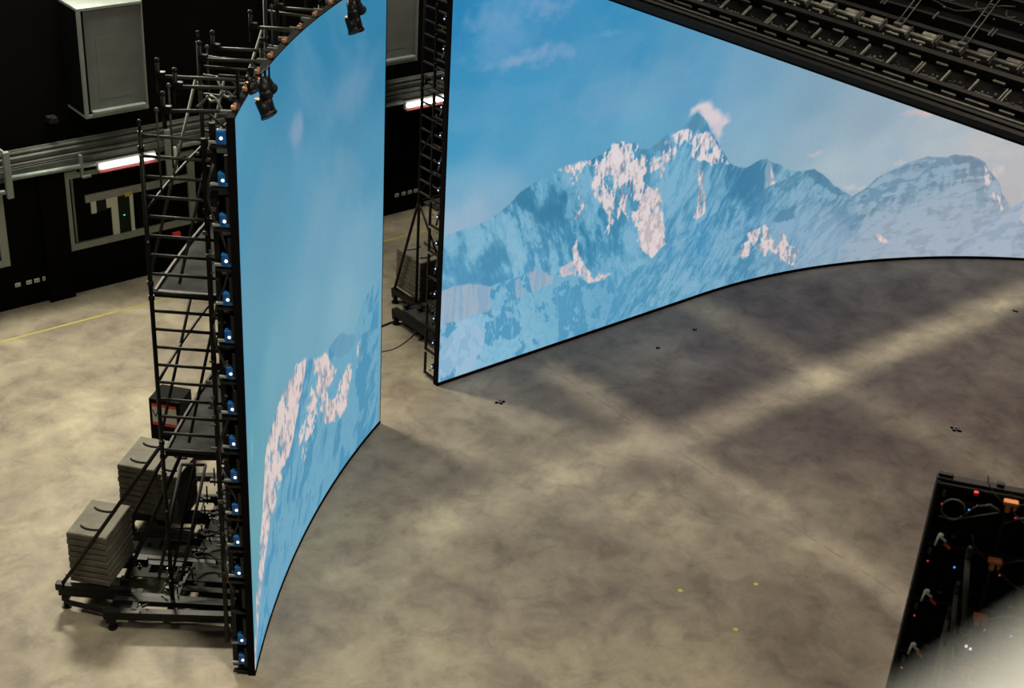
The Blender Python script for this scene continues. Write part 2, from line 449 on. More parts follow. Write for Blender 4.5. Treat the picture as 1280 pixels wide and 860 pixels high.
MAIN_DARK = [(0.29,2.71,84,150,184),(1.16,2.2,82,150,186),(1.81,2.95,66,134,170),(2.51,3.09,64,132,168),(3.36,2.13,66,140,176),(1.54,1.8,84,155,194),(0.32,2.04,90,158,196),(4.5,2.51,80,145,180),(5.56,2.28,88,152,186),(7.09,2.2,72,134,172),(8.56,2.12,90,146,176),(6.15,1.31,74,146,188),(7.46,1.36,72,138,178),(3.91,0.87,82,154,192),(0.92,0.56,86,156,194),(2.36,0.79,88,158,196),(5.84,0.53,84,150,184),(8.86,1.65,90,148,182),(9.24,0.7,104,158,190),(9.18,2.04,84,136,170),(9.84,1.7,98,146,175),(10.89,1.25,118,158,184),(11.66,2.02,120,156,182),(12.89,2.18,122,150,170),(12.75,1.18,138,168,190),(12.04,0.27,148,174,196),(13.98,0.46,150,172,192),(14.03,1.03,150,174,192)]
MAIN_LIGHT = [(0.29,2.71,112,172,202),(1.16,2.2,118,178,206),(2.51,3.09,100,164,196),(3.36,2.13,108,172,204),(1.54,1.8,128,184,212),(0.39,0.72,150,196,222),(1.65,0.34,134,188,216),(2.75,0.69,120,180,208),(4.5,2.51,106,168,200),(5.56,2.28,110,170,202),(7.09,2.2,96,158,190),(8.56,2.12,120,172,198),(6.15,1.31,108,168,202),(7.46,1.36,106,164,198),(3.91,0.87,108,170,202),(5.84,0.53,112,170,202),(8.89,1.47,120,172,202),(9.65,0.65,136,178,204),(10.89,1.25,152,184,206),(11.66,2.02,146,178,200),(12.75,1.18,158,184,204),(12.04,0.27,166,188,208),(13.98,0.46,166,184,202),(13.68,1.01,162,184,204)]
MAIN_BIAS = [(2.51,3.09,-9,0,0),(1.63,2.96,-12,0,0),(2.18,2.84,-6,0,0),(0.81,2.44,3,0,0),(0.31,2.27,-2,0,0),(0.84,1.91,-14,0,0),(1.53,1.96,-4,0,0),(1.86,2.34,2,0,0),(2.96,2.31,-9,0,0),(3.54,2.25,-10,0,0),(3.82,1.54,4,0,0),(4.26,1.27,6,0,0),(3.3,1.83,0,0,0),(5.52,2.53,6,0,0),(5.7,2.08,5,0,0),(5.55,1.71,8,0,0),(7.06,2.37,-14,0,0),(7.61,2.27,-10,0,0),(6.78,2.1,2,0,0),(8.31,2.38,2,0,0),(2.49,1.4,2,0,0)]
WING_SKY = [(0.66,6.71,72,148,188),(0.3,7.21,80,152,192),(2.3,7.47,52,134,178),(5.38,7.04,46,132,178),(3.9,7.01,48,134,180),(5.96,6.44,48,132,178),(3.25,6.37,74,144,186),(5.11,5.88,78,146,186),(3.22,5.52,92,158,196),(5.72,4.58,82,152,192),(1.35,5.45,90,152,186),(3.85,4.35,108,166,198),(5.44,3.67,112,170,202),(0.79,4.48,98,160,188),(3.14,3.48,116,172,200),(4.83,2.9,128,180,206),(0.49,3.12,98,166,188),(0.48,4.01,92,158,188),(0.46,2.21,106,170,188),(1.57,3.49,112,172,196),(0.03,1.07,100,165,188)]


_RNG = np.random.default_rng(11)
_TAB = [_RNG.random((256, 256)) for _ in range(8)]


def vnoise(x, y, k=0):
    T = _TAB[k % 8]
    xi, yi = np.floor(x).astype(int), np.floor(y).astype(int)
    fx, fy = x - xi, y - yi
    fx = fx * fx * (3 - 2 * fx)
    fy = fy * fy * (3 - 2 * fy)
    a, b = T[xi & 255, yi & 255], T[(xi + 1) & 255, yi & 255]
    c, d = T[xi & 255, (yi + 1) & 255], T[(xi + 1) & 255, (yi + 1) & 255]
    return (a * (1 - fx) + b * fx) * (1 - fy) + (c * (1 - fx) + d * fx) * fy


def fbm(x, y, o=4, k=0, g=0.5):
    s, a, t = 0.0, 1.0, 0.0
    for i in range(o):
        s = s + a * vnoise(x * 2 ** i + 17.3 * i, y * 2 ** i + 9.1 * i, k + i)
        t += a
        a *= g
    return s / t


def sstep(a, b, x):
    t = np.clip((x - a) / (b - a), 0, 1)
    return t * t * (3 - 2 * t)


def shepard(S, Z, pts, zs=1.0, p=1.6):
    num = np.zeros(S.shape + (3,))
    den = np.zeros(S.shape)
    for (s, z, r, g, b) in pts:
        w = 1.0 / ((S - s) ** 2 + (zs * (Z - z)) ** 2 + 0.06) ** p
        den += w
        num += w[..., None] * np.array([r, g, b], float)
    return num / den[..., None]


def over(img, col, a):
    col = np.asarray(col, float)
    if col.ndim == 1:
        col = col[None, None]
    return img * (1 - a[..., None]) + col * a[..., None]


def polymask(S, Z, poly, soft=0.02, warp=0.05, freq=7.0, k=0, inset=0.0):
    P = np.array(poly)
    m = warp * 2 + soft * 2 + 0.05
    box = (S > P[:, 0].min() - m) & (S < P[:, 0].max() + m) & (Z > P[:, 1].min() - m) & (Z < P[:, 1].max() + m)
    out = np.zeros(S.shape)
    if not box.any():
        return out
    x, y = S[box], Z[box]
    wx = x + (fbm(x * freq, y * freq, 3, k) - 0.5) * 2 * warp
    wy = y + (fbm(x * freq + 31, y * freq + 5, 3, k + 2) - 0.5) * 2 * warp
    d2 = np.full(x.shape, 1e9)
    ins = np.zeros(x.shape, bool)
    n = len(P)
    for i in range(n):
        (x0, y0), (x1, y1) = P[i], P[(i + 1) % n]
        ex, ey = x1 - x0, y1 - y0
        t = np.clip(((wx - x0) * ex + (wy - y0) * ey) / (ex * ex + ey * ey + 1e-12), 0, 1)
        d2 = np.minimum(d2, (wx - x0 - t * ex) ** 2 + (wy - y0 - t * ey) ** 2)
        c = (y0 > wy) != (y1 > wy)
        xx = x0 + (wy - y0) / (y1 - y0 + 1e-12) * ex
        ins ^= c & (wx < xx)
    sd = np.where(ins, 1, -1) * np.sqrt(d2)
    out[box] = sstep(-soft, soft, sd - inset)
    return out


def below(S, Z, ridge, rag=0.05, freq=5.0, k=0, soft=0.018):
    R = np.array(ridge)
    o = np.argsort(R[:, 0])
    zr = np.interp(S, R[o, 0], R[o, 1], left=-1, right=-1)
    zr = zr + (fbm(S * freq, S * 0 + 3.3, 4, k) - 0.5) * rag
    return sstep(-soft, soft, zr - Z), zr


def streaks(S, Z, ang, fx, fy, k=0, o=5, warp=0.25):
    a = math.radians(ang)
    x = S * math.cos(a) + Z * math.sin(a)
    y = -S * math.sin(a) + Z * math.cos(a)
    x = x + (fbm(S * 2.2, Z * 2.2, 3, k + 3) - 0.5) * warp
    return fbm(x * fx, y * fy, o, k, 0.55)


def stretch01(n):
    lo, hi = np.percentile(n, 2), np.percentile(n, 98)
    return np.clip((n - lo) / (hi - lo), 0, 1)


SNOW = (226, 215, 216)
SNOW2 = (196, 187, 196)
ROCK = (142, 154, 168)


def ridged(S, Z, ang, fx, fy, k=0, o=4, warp=0.25):
    a = math.radians(ang)
    x = S * math.cos(a) + Z * math.sin(a) + (fbm(S * 2.2, Z * 2.2, 3, k + 3) - 0.5) * warp
    y = -S * math.sin(a) + Z * math.cos(a)
    return 1 - np.abs(2 * fbm(x * fx, y * fy, o, k, 0.5) - 1)


def sunlit(img, S, Z, poly, k, dens=0.62, rock=ROCK, soft=0.02, warp=0.05, fx=9, fy=5):
    a = polymask(S, Z, poly, soft, warp, 9, k)
    n = 0.5 * stretch01(streaks(S, Z, 10, fx * .75, fy * .6, k, 5, 0.2)) + 0.5 * stretch01(streaks(S, Z, 4, fx * 2.2, fy * 1.7, k + 2, 4, 0.08))
    n = stretch01(n)
    cov = sstep(1 - dens - 0.10, 1 - dens + 0.10, n)
    m2 = stretch01(streaks(S, Z, 6, 19, 9, k + 1, 4, .05))
    m3 = stretch01(fbm(S * 6 + 3, Z * 4, 5, k + 4))
    tone = 0.45 * m2 + 0.3 * m3 + 0.4 * cov * n
    col = np.array(rock, float) * np.ones(S.shape + (1,))
    col = over(col, SNOW2, sstep(0.34, 0.48, tone))
    col = over(col, SNOW, sstep(0.50, 0.66, tone))
    return over(img, col, a * np.clip(cov * 0.97, 0, 1))


def paint_main(S, Z):
    img = shepard(S, Z, MAIN_SKY)
    # wisps and clouds: (index in MAIN['cl'], radius along, radius up, strength)
    n = stretch01(fbm(S * 0.9, Z * 1.6, 5, 1))
    img = over(img, (135, 170, 200), 0.16 * sstep(0.45, 0.9, n))
    for (i, rs, rz, st, c) in ((6, .62, .20, .62, (140, 163, 198)), (7, .5, .14, .4, (138, 165, 200)), (8, .55, .14, .5, (136, 164, 200)),
                               (9, .45, .22, .55, (128, 162, 200)), (10, .5, .2, .35, (128, 160, 200)), (11, .5, .26, .5, (112, 158, 198)), (12, .7, .5, .45, (112, 158, 198)),
                               (18, 1.2, .4, .22, (130, 165, 195)), (19, 1.4, .5, .25, (130, 165, 195)), (22, .35, .08, .35, (120, 170, 200)),
                               (13, .22, .09, .6, (205, 205, 212)), (14, .2, .07, .6, (205, 205, 212)), (15, .12, .16, .5, (215, 212, 212)), (16, .1, .12, .5, (222, 218, 216)), (17, .14, .08, .45, (205, 208, 212)),
                               (0, .30, .075, .9, (203, 192, 200)), (1, .20, .07, .8, (188, 190, 204)), (2, .24, .06, .9, (212, 196, 200)), (3, .19, .07, .75, (186, 194, 206)), (4, .12, .05, .7, (196, 198, 207)), (5, .16, .04, .5, (185, 198, 208))):
        s0, z0 = MAIN['cl'][i]
        x, y = (S - s0) / rs, (Z - z0) / rz
        w = fbm(S * 3.2 / max(rs, .3), Z * 4 / max(rs, .3), 4, i)
        a = sstep(1.25, 0.15, np.sqrt(x * x + y * y) + (w - 0.5) * 1.6)
        img = over(img, c, st * a)
    a = polymask(S, Z, MAIN['cloudA'], 0.09, 0.07, 6, 2, 0.02)
    img = over(img, (216, 204, 208), a * 0.97)
    img = over(img, (196, 190, 202), a * 0.6 * sstep(0.4, 0.8, stretch01(fbm(S * 4, Z * 4, 4, 3))))
    dark, light = shepard(S, Z, MAIN_DARK), shepard(S, Z, MAIN_LIGHT)
    # far peaks
    a, zr = below(S, Z, MAIN['ridge_far'], 0.03, 6, 1)
    img = over(img, (186, 190, 196), a * 0.85)
    a, zr = below(S, Z, MAIN['ridge_gap'], 0.04, 6, 2)
    img = over(img, (165, 190, 206), a * 0.8)
    # flat-topped dome
    a, zr = below(S, Z, MAIN['ridge_dome'], 0.05, 5, 3)
    n = stretch01(streaks(S, Z, 8, 2.2, 8.0, 1, 5, 0.5)) * 0.34 + stretch01(streaks(S, Z, 10, 5, 17.0, 4, 4, 0.2)) * 0.26 + stretch01(streaks(S, Z, 2, 11, 2.6, 5, 4, .15)) * 0.40 * sstep(11.4, 12.2, S) + stretch01(streaks(S, Z, -30, 8, 4, 5, 4, .2)) * 0.40 * (1 - sstep(11.4, 12.2, S))
    dep = np.clip((zr - Z) / 1.3, 0, 1)
    t = sstep(0.36, 0.56, n + 0.22 * dep - 0.08)
    t = np.clip(t - .35 * sstep(.06, .0, dep), 0, 1)
    c = over(dark, light, np.clip(t, 0, 1))
    c = over(c, (166, 186, 203), sstep(0.45, 1.0, dep) * 0.6)
    c = c * (1 - 0.07 * sstep(0.55, 0.75, stretch01(streaks(S, Z, 14, 4, 9, 6, 5, .3))))[..., None]
    img = over(img, c, a)
    m = polymask(S, Z, MAIN['darkR'], 0.02, 0.05, 8, 1)
    img = over(img, (116, 144, 168), m * 0.85 * a)
    img = sunlit(img, S, Z, MAIN['sunI'], 3, 0.45, (150, 158, 170), 0.02, 0.05)
    a, zr = below(S, Z, MAIN['ridge_right'], 0.04, 5, 4, 0.04)
    n = stretch01(streaks(S, Z, 25, 3, 6, 2, 5))
    c = over(np.broadcast_to(np.array((152, 176, 198), float), S.shape + (3,)), (168, 188, 206), sstep(0.40, 0.6, n))
    img = over(img, c, a * sstep(12.6, 13.5, S))
    # main massif
    a, zr = below(S, Z, MAIN['ridge_main'], 0.06, 6, 5)
    right = sstep(4.8, 5.6, S)
    bias = shepard(S, Z, MAIN_BIAS, 1.0, 2.0)[..., 0] / 100.0
    nA = 0.34 * stretch01(streaks(S, Z, 24, 6.0, 1.7, 0, 6, 0.35)) + 0.46 * stretch01(fbm(S * 1.8, Z * 1.8, 5, 6)) + 0.20 * stretch01(streaks(S, Z, 22, 17, 4.0, 5, 4, 0.12))
    nB = 0.40 * stretch01(streaks(S, Z, -28, 6.5, 1.8, 4, 6, 0.3)) + 0.32 * stretch01(fbm(S * 1.7, Z * 1.7, 4, 2)) + 0.28 * stretch01(streaks(S, Z, -24, 15, 4.0, 1, 4, 0.12))
    n = nA * (1 - right) + nB * right
    dep = zr - Z
    n = n + bias - 0.04 * sstep(0.4, 0.0, dep)
    t = sstep(0.485, 0.505, n)
    rl = ridged(S, Z, 20, 5.0, 0.9, 6, 4, .3) * (1 - right) + ridged(S, Z, -20, 5.0, 1.0, 3, 4, .3) * right
    t = np.maximum(t, 0.75 * sstep(0.955, 0.985, rl) * sstep(.25, .5, stretch01(fbm(S * 1.2, Z * 1.2, 3, 1))))
    t = np.clip(t * (0.78 + 0.22 * sstep(0.30, 0.45, stretch01(fbm(S * 17, Z * 12, 3, 2)))) + 0.25 * sstep(0.40, 0.43, n) * (1 - t), 0, 1)
    c = over(dark, light, t)
    c = over(c, (158, 198, 222), 0.35 * sstep(0.60, 0.66, n))
    c = over(c, np.clip(dark - 10, 0, 255), 0.7 * sstep(0.36, 0.30, n))
    img = over(img, c, a)
    for nm, kk in (('dark5', 1), ('dark6', 2)):
        img = over(img, (86, 138, 166), 0.8 * polymask(S, Z, MAIN[nm], 0.02, 0.03, 9, kk) * a)
    g = polymask(S, Z, MAIN['cliffH'], 0.02, 0.03, 9, 1)
    vs = stretch01(streaks(S, Z, 0, 14, 1.0, 3, 3, 0.1))
    img = over(img, over(np.broadcast_to(np.array((128, 166, 190), float), S.shape + (3,)), (160, 182, 198), sstep(.4, .6, vs)), g)
    for nm, k, dn in (('sunD', 1, .78), ('sunA', 2, .64), ('sunB', 4, .64), ('sunC', 5, .88), ('sunH', 6, .7)):
        img = sunlit(img, S, Z, MAIN[nm], k, dn)
    for nm, k, dn in (('sunAs', 3, .97), ('sunAt', 5, .9), ('sunAu', 6, .85)):
        img = sunlit(img, S, Z, MAIN[nm], k, dn, (196, 186, 190))
    # near ridge sweeping down to the left
    a, zr = below(S, Z, MAIN['ridge_near'], 0.07, 6, 6)
    n = 0.40 * stretch01(streaks(S, Z, -44, 7.0, 1.8, 2, 6, 0.35)) + 0.28 * stretch01(fbm(S * 1.8, Z * 2.2, 5, 1)) + 0.32 * stretch01(streaks(S, Z, -36, 16, 5, 6, 4, .12))
    dep = np.clip((zr - Z) / 0.9, 0, 1)
    n = n + 0.13 * dep - 0.085
    t = sstep(0.44, 0.49, n)
    fine = stretch01(streaks(S, Z, -20, 17, 11, 5, 4, .08))
    t = np.clip(t * (0.60 + 0.40 * sstep(0.40, 0.52, fine)) + 0.25 * sstep(.56, .64, fine), 0, 1)
    rl = ridged(S, Z, -40, 5.0, 1.1, 3, 4, .3)
    t = np.maximum(t, 0.7 * sstep(0.95, 0.985, rl))
    c = over(dark, light, t)
    c = over(c, (160, 198, 220), 0.35 * sstep(0.60, 0.67, n))
    a = a * (1 - sstep(9.75, 10.5, S) * 0.95)
    hz = sstep(7.8, 10.5, S) * sstep(0.25, 1.0, dep)
    c = over(c, (156, 184, 207), hz * 0.65)
    img = over(img, c, a)
    for nm, kk in (('darkL', 3), ('darkK', 4)):
        img = over(img, (82, 134, 166), 0.75 * polymask(S, Z, MAIN[nm], 0.03, 0.06, 8, kk) * a)
    img = sunlit(img, S, Z, MAIN['sunF'], 1, .70)
    img = sunlit(img, S, Z, MAIN['sunG'], 2, .95, (200, 195, 200))
    # shelf with the pale cliff band at the lower left
    a, zr = below(S, Z, MAIN['shelf'], 0.06, 7, 7)
    a = a * (1 - below(S, Z, MAIN['ridge_near'], 0.07, 6, 6)[0])
    n = 0.36 * stretch01(streaks(S, Z, 4, 5.0, 1.8, 1, 6, 0.3)) + 0.40 * stretch01(fbm(S * 1.7, Z * 1.6, 5, 3)) + 0.24 * stretch01(streaks(S, Z, 40, 9, 5.0, 5, 4, .2))
    t = sstep(0.515, 0.54, n + 0.10 * sstep(0.75, 0.15, Z - 0.12 * S))
    t = np.maximum(t, 0.8 * sstep(0.955, 0.985, ridged(S, Z, 0, 6.0, 0.8, 6, 3, .15)))
    t = np.clip(t * (0.8 + 0.2 * sstep(.3, .45, stretch01(fbm(S * 16, Z * 13, 3, 1)))), 0, 1)
    c = over(dark, light, t)
    img = over(img, c, a)
    sn = polymask(S, Z, MAIN['snowS'], 0.02, 0.12, 4, 3)
    img = over(img, (158, 192, 218), 0.75 * sn * sstep(0.44, 0.48, stretch01(streaks(S, Z, -14, 3.2, 1.5, 2, 4))))
    vs = stretch01(streaks(S, Z, 0, 17, 0.8, 3, 5, 0.1))
    cl = over(np.broadcast_to(np.array((138, 172, 198), float), S.shape + (3,)), (160, 179, 198), sstep(.28, .55, vs))
    for nm, kk in (('cliff', 1), ('cliffb', 2), ('cliffc', 3)):
        img = over(img, cl, 0.92 * polymask(S, Z, MAIN[nm], 0.015, 0.04, 8, kk))
    img = sunlit(img, S, Z, MAIN['sunE'], 2, .9, (190, 190, 204))
    img = sunlit(img, S, Z, MAIN['sunE2'], 3, .8, (190, 190, 204))
    g = 0.985 + 0.03 * vnoise(S * 40, Z * 40, 3)
    w = sstep(6.0, 10.0, S)[..., None]
    low = sstep(4.0, 2.5, Z)[..., None]
    grade = (1 - low) + low * np.array((0.98, 0.97, 0.965))
    grade = grade * (1 - w) + w * np.array((0.975, 0.94, 0.93))
    return img * g[..., None] * grade


def paint_wing(S, Z):
    img = shepard(S, Z, WING_SKY)
    n = stretch01(fbm(S * 0.6, Z * 1.0 + S * 0.6, 5, 4))
    img = over(img, (140, 172, 202), 0.22 * sstep(0.5, 0.95, n) * sstep(3.5, 5.0, Z))
    for (i, rs, rz, st, c) in ((0, .09, .30, .5, (170, 190, 200)), (3, .35, .22, .45, (150, 172, 202)), (4, .25, .30, .35, (150, 172, 202)), (5, 1.0, .4, .3, (130, 165, 200)), (6, .8, .5, .3, (125, 160, 198)), (8, .9, .8, .22, (135, 172, 200)), (9, 1.2, .7, .3, (135, 175, 205))):
        s0, z0 = WING['cl'][i]
        x, y = (S - s0) / rs, (Z - z0) / rz
        a = sstep(1.3, 0.1, np.sqrt(x * x + y * y) + (fbm(S * 3, Z * 3, 4, i) - 0.5) * 1.2)
        img = over(img, c, st * a)
    a, zr = below(S, Z, WING['ridge'], 0.06, 5, 2)
    dep = zr - Z
    n = 0.4 * stretch01(streaks(S, Z, -38, 5, 1.6, 1, 6, .4)) + 0.3 * stretch01(fbm(S * 1.6, Z * 1.6, 4, 2)) + 0.3 * stretch01(streaks(S, Z, -30, 11, 4, 5, 4, .15))
    t = sstep(0.42, 0.54, n + 0.05 * sstep(0, 1.5, dep))
    t = np.clip(t * (.75 + .25 * stretch01(fbm(S * 9, Z * 9, 3, 3))), 0, 1)
    c = over(np.broadcast_to(np.array((80, 152, 194), float), S.shape + (3,)), (114, 175, 208), t)
    img = over(img, c, a)
    img = over(img, (104, 162, 196), 0.85 * polymask(S, Z, WING['d1'], .03, .06, 5, 1))
    for nm, k, dn in (('w1', 1, .86), ('w2', 2, .88), ('w3', 3, .55), ('w4', 4, .5), ('w5', 5, .45)):
        img = sunlit(img, S, Z, WING[nm], k, dn, (146, 162, 182), 0.03, 0.06, 6, 6)
    return img * (0.985 + 0.03 * vnoise(S * 40, Z * 40, 3))[..., None] * np.array((0.985, 0.95, 0.92))


def led_surface(name, parent, point, s0, s1, z0, z1, pitch, paint):
    """grid on the wall's curve; point(s, z) -> world arrays; picture kept as the colour each LED gives off"""
    ns, nz = int((s1 - s0) / pitch) + 1, int((z1 - z0) / pitch) + 1
    s, z = np.linspace(s0, s1, ns), np.linspace(z0, z1, nz)
    S, Z = np.meshgrid(s, z, indexing='ij')
    P = point(S, Z) - np.array(parent.location)
    img = np.clip(paint(S, Z), 0, 255) / 255.0
    lin = np.where(img <= 0.04045, img / 12.92, ((img + 0.055) / 1.055) ** 2.4)
    me = bpy.data.meshes.new(name)
    me.vertices.add(ns * nz)
    me.vertices.foreach_set('co', P.reshape(-1).astype(np.float32))
    i = np.arange((ns - 1) * (nz - 1))
    a, b = i // (nz - 1), i % (nz - 1)
    v = a * nz + b
    q = np.stack([v, v + nz, v + nz + 1, v + 1], 1)
    me.loops.add(q.size)
    me.loops.foreach_set('vertex_index', q.reshape(-1).astype(np.int32))
    me.polygons.add(len(q))
    me.polygons.foreach_set('loop_start', (np.arange(len(q)) * 4).astype(np.int32))
    me.update(calc_edges=True)
    at = me.attributes.new('picture', 'FLOAT_COLOR', 'POINT')
    rgba = np.ones((ns * nz, 4), np.float32)
    rgba[:, :3] = lin.reshape(-1, 3)
    at.data.foreach_set('color', rgba.reshape(-1))
    me.materials.append(M['screen'])
    o = bpy.data.objects.new(name, me)
    COL.objects.link(o)
    o.parent = parent
    return o


# wall curves -------------------------------------------------------
WALL_H = 7.43
PANEL = 0.47


def main_uv(s):
    s = np.asarray(s, float)
    th = np.clip((s - 6.547) / 11.6, 0, None)
    u = np.where(s < 6.547, 12.853 + s, 19.4 + 11.6 * np.sin(th))
    v = np.where(s < 6.547, 16.985, 5.385 + 11.6 * np.cos(th))
    return u, v, th


def main_point(S, Z, back=0.0):
    u, v, th = main_uv(S)
    u = u + back * np.sin(th)
    v = v + back * np.cos(th)
    return np.stack([u * UX.x + v * VX.x, u * UX.y + v * VX.y, Z + 0 * S], -1)


WING_C = (14.806, 14.372)
WING_R = 17.792
WING_A0 = math.atan2(13.73 - WING_C[1], -2.98 - WING_C[0])


def wing_point(S, Z, back=0.0):
    a = WING_A0 - np.asarray(S, float) / WING_R
    r = WING_R + back
    return np.stack([WING_C[0] + r * np.cos(a), WING_C[1] + r * np.sin(a), Z + 0 * np.asarray(S, float)], -1)


def WP(s, back, z):
    return Vector(wing_point(np.float64(s), np.float64(z), back))


def MP(s, back, z):
    return Vector(main_point(np.float64(s), np.float64(z), back))


def slab_strip(mb, pt, s0, s1, b0, b1, z0, z1, n):
    """curved box between two distances behind the picture surface"""
    vs = []
    for i in range(n + 1):
        s = s0 + (s1 - s0) * i / n
        vs += [pt(s, b0, z0), pt(s, b1, z0), pt(s, b1, z1), pt(s, b0, z1)]
    fs = []
    for i in range(n):
        a, b = 4 * i, 4 * i + 4
        for k in range(4):
            fs.append((a + k, a + (k + 1) % 4, b + (k + 1) % 4, b + k))
    fs += [(3, 2, 1, 0), (4 * n, 4 * n + 1, 4 * n + 2, 4 * n + 3)]
    mb.add(vs, fs)
    return mb

# ------------------------------------------------------------------ the hall
mb = MB()
mb.box(W(12, 7.5, -0.05), 44, 32.1, 0.1, (UX, VX, ZX))
me_floor = mb.build('floor', 'floor', origin=(0, 0, 0))
tag(me_floor, kind='structure')
WV = 23.5
mb = MB()
mb.box(W(12, WV + 0.1, 7.0), 44, 0.2, 14.2, (UX, VX, ZX))
tag(mb.build('wall_back', 'wall'), kind='structure')
mb = MB()
mb.box(W(8.875, WV - 0.06, 1.28), 0.49, 0.13, 2.56, (UX, VX, ZX), 0.004)
mb.box(W(21.3, WV - 0.06, 1.28), 0.49, 0.13, 2.56, (UX, VX, ZX), 0.004)
tag(mb.build('trim_1', 'wall'), kind='structure')


def hall_box(mbx, u0, u1, v0, v1, z0, z1, bevel=0.0):
    return mbx.box(W((u0 + u1) / 2, (v0 + v1) / 2, (z0 + z1) / 2), u1 - u0, v1 - v0, z1 - z0, (UX, VX, ZX), bevel)


# windows with grey-green frames let into the black wall
def window(n, u0, u1, z0, z1, inner):
    w = bpy.data.objects.new('window_%d' % n, None)
    COL.objects.link(w)
    w.location = W(u0, WV, z0)
    tag(w, kind='structure')
    m = MB()
    hall_box(m, u0, u0 + 0.15, WV - 0.06, WV + 0.01, z0, z1, 0.006)
    hall_box(m, u1 - 0.15, u1, WV - 0.06, WV + 0.01, z0, z1, 0.006)
    hall_box(m, u0 + 0.15, u1 - 0.15, WV - 0.06, WV + 0.01, z0, z0 + 0.13, 0.006)
    hall_box(m, u0 + 0.15, u1 - 0.15, WV - 0.06, WV + 0.01, z1 - 0.1, z1, 0.006)
    hall_box(m, u0 - 0.1, u0 + 0.3, WV - 0.1, WV + 0.01, z1, z1 + 0.06, 0.006)
    m.build('window_frame', 'frame', w)
    m = MB()
    hall_box(m, u0 + 0.19, u0 + 0.23, WV - 0.03, WV + 0.01, z0 + 0.13, z1 - 0.1)
    m.build('window_bead', 'duct', w)
    m = MB()
    hall_box(m, u0 + 0.15, u1 - 0.15, WV - 0.012, WV + 0.005, z0 + 0.13, z1 - 0.1)
    m.build('pane', M['wall'], w)
    if inner:
        m = MB()
        hall_box(m, 9.50, u1 - 0.15, WV - 0.05, WV - 0.012, 1.79, 1.94, 0.004)
        m.build('transom', 'frame', w)
        m = MB()
        hall_box(m, 9.60, 9.70, WV - 0.045, WV - 0.012, 1.55, 1.79, 0.003)
        m.build('mullion', 'mullion', w)
        m = MB()
        hall_box(m, 9.90, 10.08, WV - 0.045, WV - 0.012, 1.60, 1.79, 0.003)
        hall_box(m, 9.99, 10.12, WV - 0.048, WV - 0.012, 1.03, 1.79, 0.003)
        m.build('mullion', 'mullion', w)
        m = MB()
        hall_box(m, 10.36, 10.43, WV - 0.045, WV - 0.012, 1.03, 1.79, 0.003)
        m.build('mullion', 'mullion', w)
        m = MB()
        hall_box(m, 9.70, 9.90, WV - 0.03, WV - 0.012, 1.56, 1.79)
        hall_box(m, 10.12, 10.36, WV - 0.03, WV - 0.012, 1.03, 1.79)
        m.build('pane', 'glass', w)
        m = MB()
        hall_box(m, 10.22, 10.25, WV - 0.04, WV - 0.03, 1.375, 1.392)
        m.build('status_light', 'led_green', w)
        m = MB()
        hall_box(m, 10.27, 10.40, WV - 0.052, WV - 0.046, 1.75, 1.83)
        m.build('note', 'yellow', w)
    return w


window(1, 5.6, 7.99, 0.90, 2.36, False)
window(2, 9.07, 11.72, 0.90, 2.42, True)

# ledge with trunking and conduits running the length of the back wall
t = thing('cable_trunking', 'long grey cable trunking and conduits running along the black back wall', 'cable tray', W(5.2, 23.3, 2.5))
m = MB()
hall_box(m, 5.2, 31, 23.12, WV - .002, 2.72, 2.84, 0.01)
hall_box(m, 5.2, 31, 23.2, WV - .002, 2.60, 2.72, 0.01)
m.build('trunking', 'tray', t)
m = MB()
hall_box(m, 5.2, 31, 23.22, WV - .002, 2.92, 3.0, 0.008)
m.build('tray', 'tray', t)
m = MB()
for dv, z, r in ((23.16, 2.90, .03), (23.34, 3.04, .035), (23.44, 3.05, .025)):
    m.tube(W(5.2, dv, z), W(31, dv, z), r)
m.build('conduit', 'tray', t)
m = MB()
m.tube(W(8.0, 23.07, 2.72), W(9.6, 23.07, 2.68), 0.045)
m.tube(W(11.2, 23.07, 2.70), W(16.3, 23.07, 2.70), 0.045)
m.build('conduit', 'tray_green', t)
for k in range(14):
    uu = 6.2 + 1.55 * k
    if 9.4 < uu < 11.0 or 16.2 < uu < 17.8:
        continue
    m = MB()
    hall_box(m, uu, uu + 0.05, 23.03, 23.12, 2.50, 2.9, 0.006)
    hall_box(m, uu, uu + 0.16, 22.98, 23.10, 2.48, 2.52, 0.005)
    m.build('bracket', 'duct_light', t)

t = thing('hanger_post', 'grey steel hanger post in front of the trunking at the left edge', 'bracket', W(7.98, 23.02, 2.40))
m = MB()
hall_box(m, 7.91, 8.02, 22.93, 23.02, 2.40, 3.25, 0.008)
m.build('post', 'duct_light', t)
m = MB()
m.beam(W(7.96, 22.97, 3.2), W(7.55, 23.2, 3.62), 0.06, 0.06)
m.build('strut', 'duct_light', t)

t = thing('hanger_post', 'grey steel hanger post in front of the trunking, behind the left scaffold tower', 'bracket', W(10.97, 23.0, 2.2))
m = MB()
hall_box(m, 10.92, 11.03, 22.92, 23.01, 2.05, 3.1, 0.008)
m.build('post', 'duct_light', t)
m = MB()
hall_box(m, 11.04, 11.14, 22.94, 23.02, 2.3, 2.75, 0.03)
m.build('cover', 'mullion', t)

